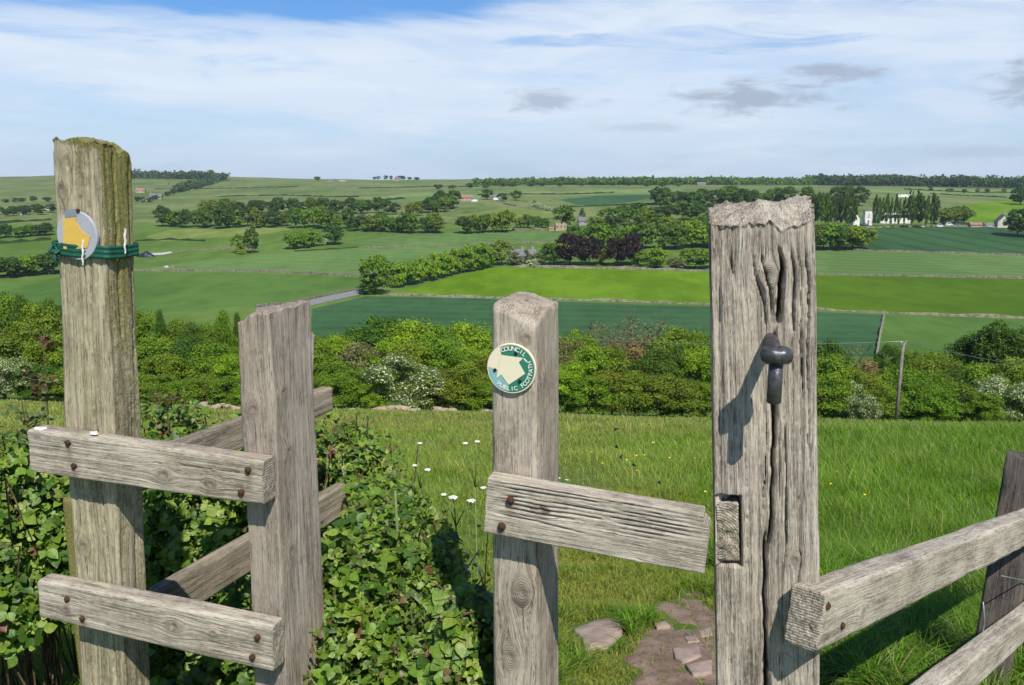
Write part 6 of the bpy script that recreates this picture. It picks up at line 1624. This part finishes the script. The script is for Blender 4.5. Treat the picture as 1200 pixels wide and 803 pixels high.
bramble("bramble_bush", [(15,560,2.7,56),(62,606,2.7,48),(5,640,2.6,62),(62,680,2.6,46),(-50,600,2.6,70),(18,715,2.5,48),(85,560,2.8,40),(120,640,2.8,60),(-60,700,2.5,70)],
        2300, "bramble thicket outside the mossy post at the frame edge".replace("at the frame edge", "spilling beyond the rail ends"), 203)
# leafy sprays standing above the bramble
def sapling(px, y0, y1, Y, nl, label, cols, lean=6, size=(.014,.026)):
    r_ = np.random.default_rng(int(px*7+y1)); b0_ = at(px, y0, Y); t0_ = at(px+lean, y1, Y); root = empty("sapling", tuple(b0_), label, "plant")
    pts = np.array([b0_ + (t0_-b0_)*t_ + np.array([.012*math.sin(t_*5), 0, 0]) for t_ in np.linspace(0, 1, 8)]); mb = MB(); mb.tube(pts, np.linspace(.004, .0015, 8), 5)
    C = []
    for i in range(9):
        t_ = r_.uniform(.15, .95); p = b0_ + (t0_-b0_)*t_; a = r_.uniform(0, 6.28); ln = r_.uniform(.03, .09)*(1.2-t_*.6); q = p + np.array([math.cos(a)*ln, math.sin(a)*ln*.6, ln*.6]); mb.tube([p, (p+q)/2+[0,0,.004], q], [.0018,.0014,.001], 4)
        for j in range(nl//9): C.append(p + (q-p)*r_.uniform(.3, 1.1) + r_.normal(size=3)*.007)
    mb.build("stem", STEM, root, True); C = np.array(C); n = len(C); D_ = r_.normal(size=(n, 3)) + [0,0,.3]; D_ /= np.linalg.norm(D_, axis=1)[:, None]
    Nn = r_.normal(size=(n, 3)) + np.array([0,-.5,1]); Nn /= np.linalg.norm(Nn, axis=1)[:, None]; cc = np.array(cols)[r_.integers(0, len(cols), n)]*r_.uniform(.7, 1.3, n)[:, None]
    V, F, c_, k = leaf_mesh(C, D_, Nn, r_.uniform(*size, n), cc); link("leaves", mesh_np("leaves", V, F, BRM, {'gcol': c_, 'lv': np.full(len(V), .5)}, smooth=True), root)
sapling(50, 560, 388, 2.75, 150, "thin reddish sapling with small leaves standing beside the mossy post", [(.06,.08,.02),(.14,.05,.03),(.08,.12,.03)])
sapling(34, 540, 470, 2.6, 60, "short pale-leaved shoot next to the reddish sapling", [(.14,.2,.06),(.1,.16,.04)], -4)
sapling(192, 520, 462, 3.0, 90, "leafy shoot rising above the rail beside the mossy post", [(.1,.18,.03),(.12,.09,.03)])
sapling(225, 530, 480, 3.0, 90, "broader leafy shoot between the mossy post and back rail", [(.1,.18,.03),(.14,.22,.05)], -8)
# dry stems in the bramble
for (x0, y0, x1, y1, Y, r0, mt_, lb) in ((467,712,463,575,2.0,.0055,GSTEM,"thick pale upright stem rising out of the bramble"), (460,730,446,682,1.98,.004,DRY,"short dry broken cane leaning in the bramble"),
    (528,690,562,644,2.0,.0026,DRY,"thin straw-coloured cane slanting towards the centre post"), (6,560,30,620,2.35,.0028,STEM,"thin reddish cane arching over the outer bramble"), (556,712,575,690,2.0,.0022,DRY,"tiny pale cane beside the centre post")):
    mb = MB(); a, b = at(x0, y0, Y), at(x1, y1, Y); mb.tube([a - [0,0,.2], a, (a+b)/2 + [.004,0,.002], b], [r0, r0, r0*.85, r0*.6], 7); tag(mb.build("dry_stem", mt_, None, True), lb, "stem")
# cut ends of pale paper-like litter on the bramble
def curl(px, py, Y, s_, label, nm="dead_leaf", col=CARD):
    c = at(px, py, Y); V = []; 
    for i in range(5):
        for j in range(5):
            u_, v_ = (i-2)/2, (j-2)/2; r2 = 1 - .25*(u_*u_+v_*v_) ; V.append(c + s_*np.array([u_*r2, -.35*u_*u_ + .2*v_, v_*r2*.8 + .15*u_]))
    mb = MB(); mb.add(V, [(5*i+j, 5*i+j+1, 5*i+j+6, 5*i+j+5) for i in range(4) for j in range(4)]); tag(mb.build(nm, col, None, True), label, "leaf")
curl(402, 746, 1.84, .013, "curled pale dead leaf caught in the bramble beside the short post", col=simple("pale_dead_leaf", (.5,.42,.3), .9)); curl(411, 752, 1.84, .009, "small white fragment next to the curled dead leaf")
# ------------------------------------------------------------------ cow parsley, buttercups, flies
FLW = simple("white_petals", (.60,.61,.54), .8, 0, .15, 80); BUT = simple("buttercup_yellow", (.75,.6,.02), .35, 0, .05, 80)
def parsley(px, ybase, Y, umb, label):
    r_ = np.random.default_rng(int(px)); b0_ = at(px, ybase, Y); root = empty("cow_parsley", (b0_[0], Y, float(terrain(b0_[0], Y))), label, "wildflower", "cow parsley in the gap")
    g = np.array([b0_[0], Y, float(terrain(b0_[0], Y))]); ms = MB(); mid = g + (at(np.mean([u[0] for u in umb]), np.mean([u[1] for u in umb]) + 35, Y) - g)
    ms.tube([g, (g+mid)/2 + [.01,0,0], mid], [.0035,.003,.0025], 6)
    for (ux, uy, ur) in umb:
        t_ = at(ux, uy, Y + r_.uniform(-.05, .05)); R_ = .42*ur*Y/F_PX; c = t_ - np.array([0, 0, R_*.8]); ms.tube([mid, (mid+c)/2 + [0,0,.01], c], [.002,.0016,.0013], 5)
        mf = MB()
        for k in range(12):
            a = k*2.4; q = R_*math.sqrt((k+.5)/12); e = t_ + np.array([math.cos(a)*q, math.sin(a)*q, -.25*q*q/R_]); ms.tube([c, e], [.0008,.0006], 3)
            for j in range(7):
                o_ = e + r_.normal(size=3)*R_*np.array([.12,.12,.03]); s_ = .0020 + .0012*r_.uniform()
                Vq = [o_ + s_*np.array([math.cos(b), math.sin(b), .15*math.sin(2*b)]) for b in np.linspace(0, 2*math.pi, 6)[:-1]] + [o_ + [0,0,.0012]]; mf.add(Vq, [(i, (i+1)%5, 5) for i in range(5)])
        mf.build("flower_head", FLW, root)
    ms.build("stem", GSTEM, root, True)
    C = []; 
    for j in range(60): t_ = r_.uniform(.15, .9); C.append(g + (mid-g)*t_ + r_.normal(size=3)*np.array([.03,.03,.015]))
    C = np.array(C); n = len(C); D_ = r_.normal(size=(n, 3)); D_ /= np.linalg.norm(D_, axis=1)[:, None]; Nn = r_.normal(size=(n, 3)) + np.array([0,-.3,1]); Nn /= np.linalg.norm(Nn, axis=1)[:, None]
    V, F, c_, k = leaf_mesh(C, D_, Nn, r_.uniform(.012, .024, n), np.array([(.09,.16,.03)])*r_.uniform(.7, 1.3, n)[:, None]); link("leaves", mesh_np("leaves", V, F, BRM, {'gcol': c_, 'lv': np.full(len(V), .5)}, smooth=True), root)
parsley(505, 700, 2.35, [(492,519,6),(501,550,8),(486,545,6)], "cow parsley with loose white heads rising from the bramble top")
parsley(538, 700, 2.2, [(531,582,13),(552,586,12),(520,579,7)], "cow parsley with two broad flat white heads beside the centre post rail")
parsley(556, 690, 2.45, [(545,519,7),(559,517,7),(566,571,7)], "tall cow parsley whose heads touch the centre post")
parsley(570, 730, 2.1, [(568,693,9),(562,668,6),(572,620,6)], "short cow parsley half behind the centre post")
parsley(455, 660, 2.5, [(452,601,6),(463,596,5)], "small-headed cow parsley by the pale upright stem")
parsley(660, 640, 7.0, [(655,560,5),(664,562,5)], "distant cow parsley just past the centre post")
def butter_mesh():
    mb = MB(); mb.tube([(0,0,0),(0.01,0,.12),(0,0,.24)], [.0012,.001,.0008], 4); me1 = mb
    mf = MB()
    for k in range(5):
        a = k*2*math.pi/5; P_ = [(0,0,.24)] + [(math.cos(a+da)*r__, math.sin(a+da)*r__, .24+hh) for da, r__, hh in ((-.5,.008,.004),(-.35,.013,.009),(.35,.013,.009),(.5,.008,.004))]; mf.add(P_, [(0,1,2,3,4)])
    return mesh_np("stem", np.concatenate(me1.V), [np.array(f) for f in me1.F.values()], GSTEM), mesh_np("petals", np.concatenate(mf.V), [np.array(f) for f in mf.F.values()], BUT)
bm1, bm2 = butter_mesh()
BUTS = [(748,546),(754,547),(766,532),(782,550),(738,566),(741,567),(821,531),(825,535),(833,550),(819,552),(823,594),(680,545),(682,543),(723,550),(733,552),(976,585),(990,567),(985,569),(1005,600),(540,567),(545,568),(788,560),(700,556),(652,548)]
for (x, y) in BUTS:
    p = hit(x, y + 10); 
    o = bpy.data.objects.new("buttercup", None); COL.objects.link(o); o.location = p; sc_f = max(1.0, p[1]/9.0); o.scale = (sc_f*1.0,)*3 if p[1] < 12 else (sc_f*1.15, sc_f*1.15, sc_f)
    for nm, me_ in (("stem", bm1), ("petals", bm2)): q = bpy.data.objects.new(nm, me_); COL.objects.link(q); q.parent = o
    o.rotation_euler = (random.uniform(-.2,.5), random.uniform(-.3,.3), random.uniform(0,6))
    tag(o, "small bright yellow buttercup standing in the long meadow grass", "buttercup", "buttercups in the meadow")
FLYM = simple("fly_black", (.008,.008,.008), .8, spec=.1); WING = simple("fly_wing", (.35,.35,.36), .4)
for i, (x, y, an, lb) in enumerate(((722,503,.1,"topmost dark fly hovering over the meadow between the posts"), (723,524,-.8,"dark fly with pale wings, second down of the swarm"), (728,535,1.1,"third fly down, tilted steeply"), (743,545,-.65,"fourth fly down, slanting over the meadow"), (773,566,-.9,"lowest fly of the swarm, nearest the hinge post"))):
    c = at(x, y, 2.0); root = empty("fly", tuple(c), lb, "insect", "flies hovering over the meadow"); d = np.array([math.cos(an), .1, math.sin(an)]); mb = MB()
    mb.tube([c - d*.0055, c - d*.003, c + d*.001, c + d*.003, c + d*.0055], [.0006,.0016,.0018,.0015,.0008], 8); mb.build("body", FLYM, root, True)
    for s_ in (-1, 1):
        mb = MB(); n_ = np.cross(d, [0, 1, 0])*s_; mb.add([c + d*.001, c - d*.002 + n_*.0045, c - d*.006 + n_*.004, c - d*.005 + n_*.001], [(0,1,2,3)]); mb.build("wing", WING, root)

# ------------------------------------------------------------------ air
m, t = mat("haze_air"); vol = t.n('ShaderNodeVolumePrincipled'); vol.inputs['Color'].default_value = (.72,.84,1.0,1); vol.inputs['Density'].default_value = 0.00006; vol.inputs['Anisotropy'].default_value = .1
t.n('ShaderNodeOutputMaterial', ins={'Volume': vol})
mb = MB(); mb.box((0, 2040, -80), (14400, 4800, 330)); hz = mb.build("haze", m); tag(hz, "thin blue summer haze over the whole valley", "haze", kind='stuff')
print("scene objects", len(bpy.data.objects))
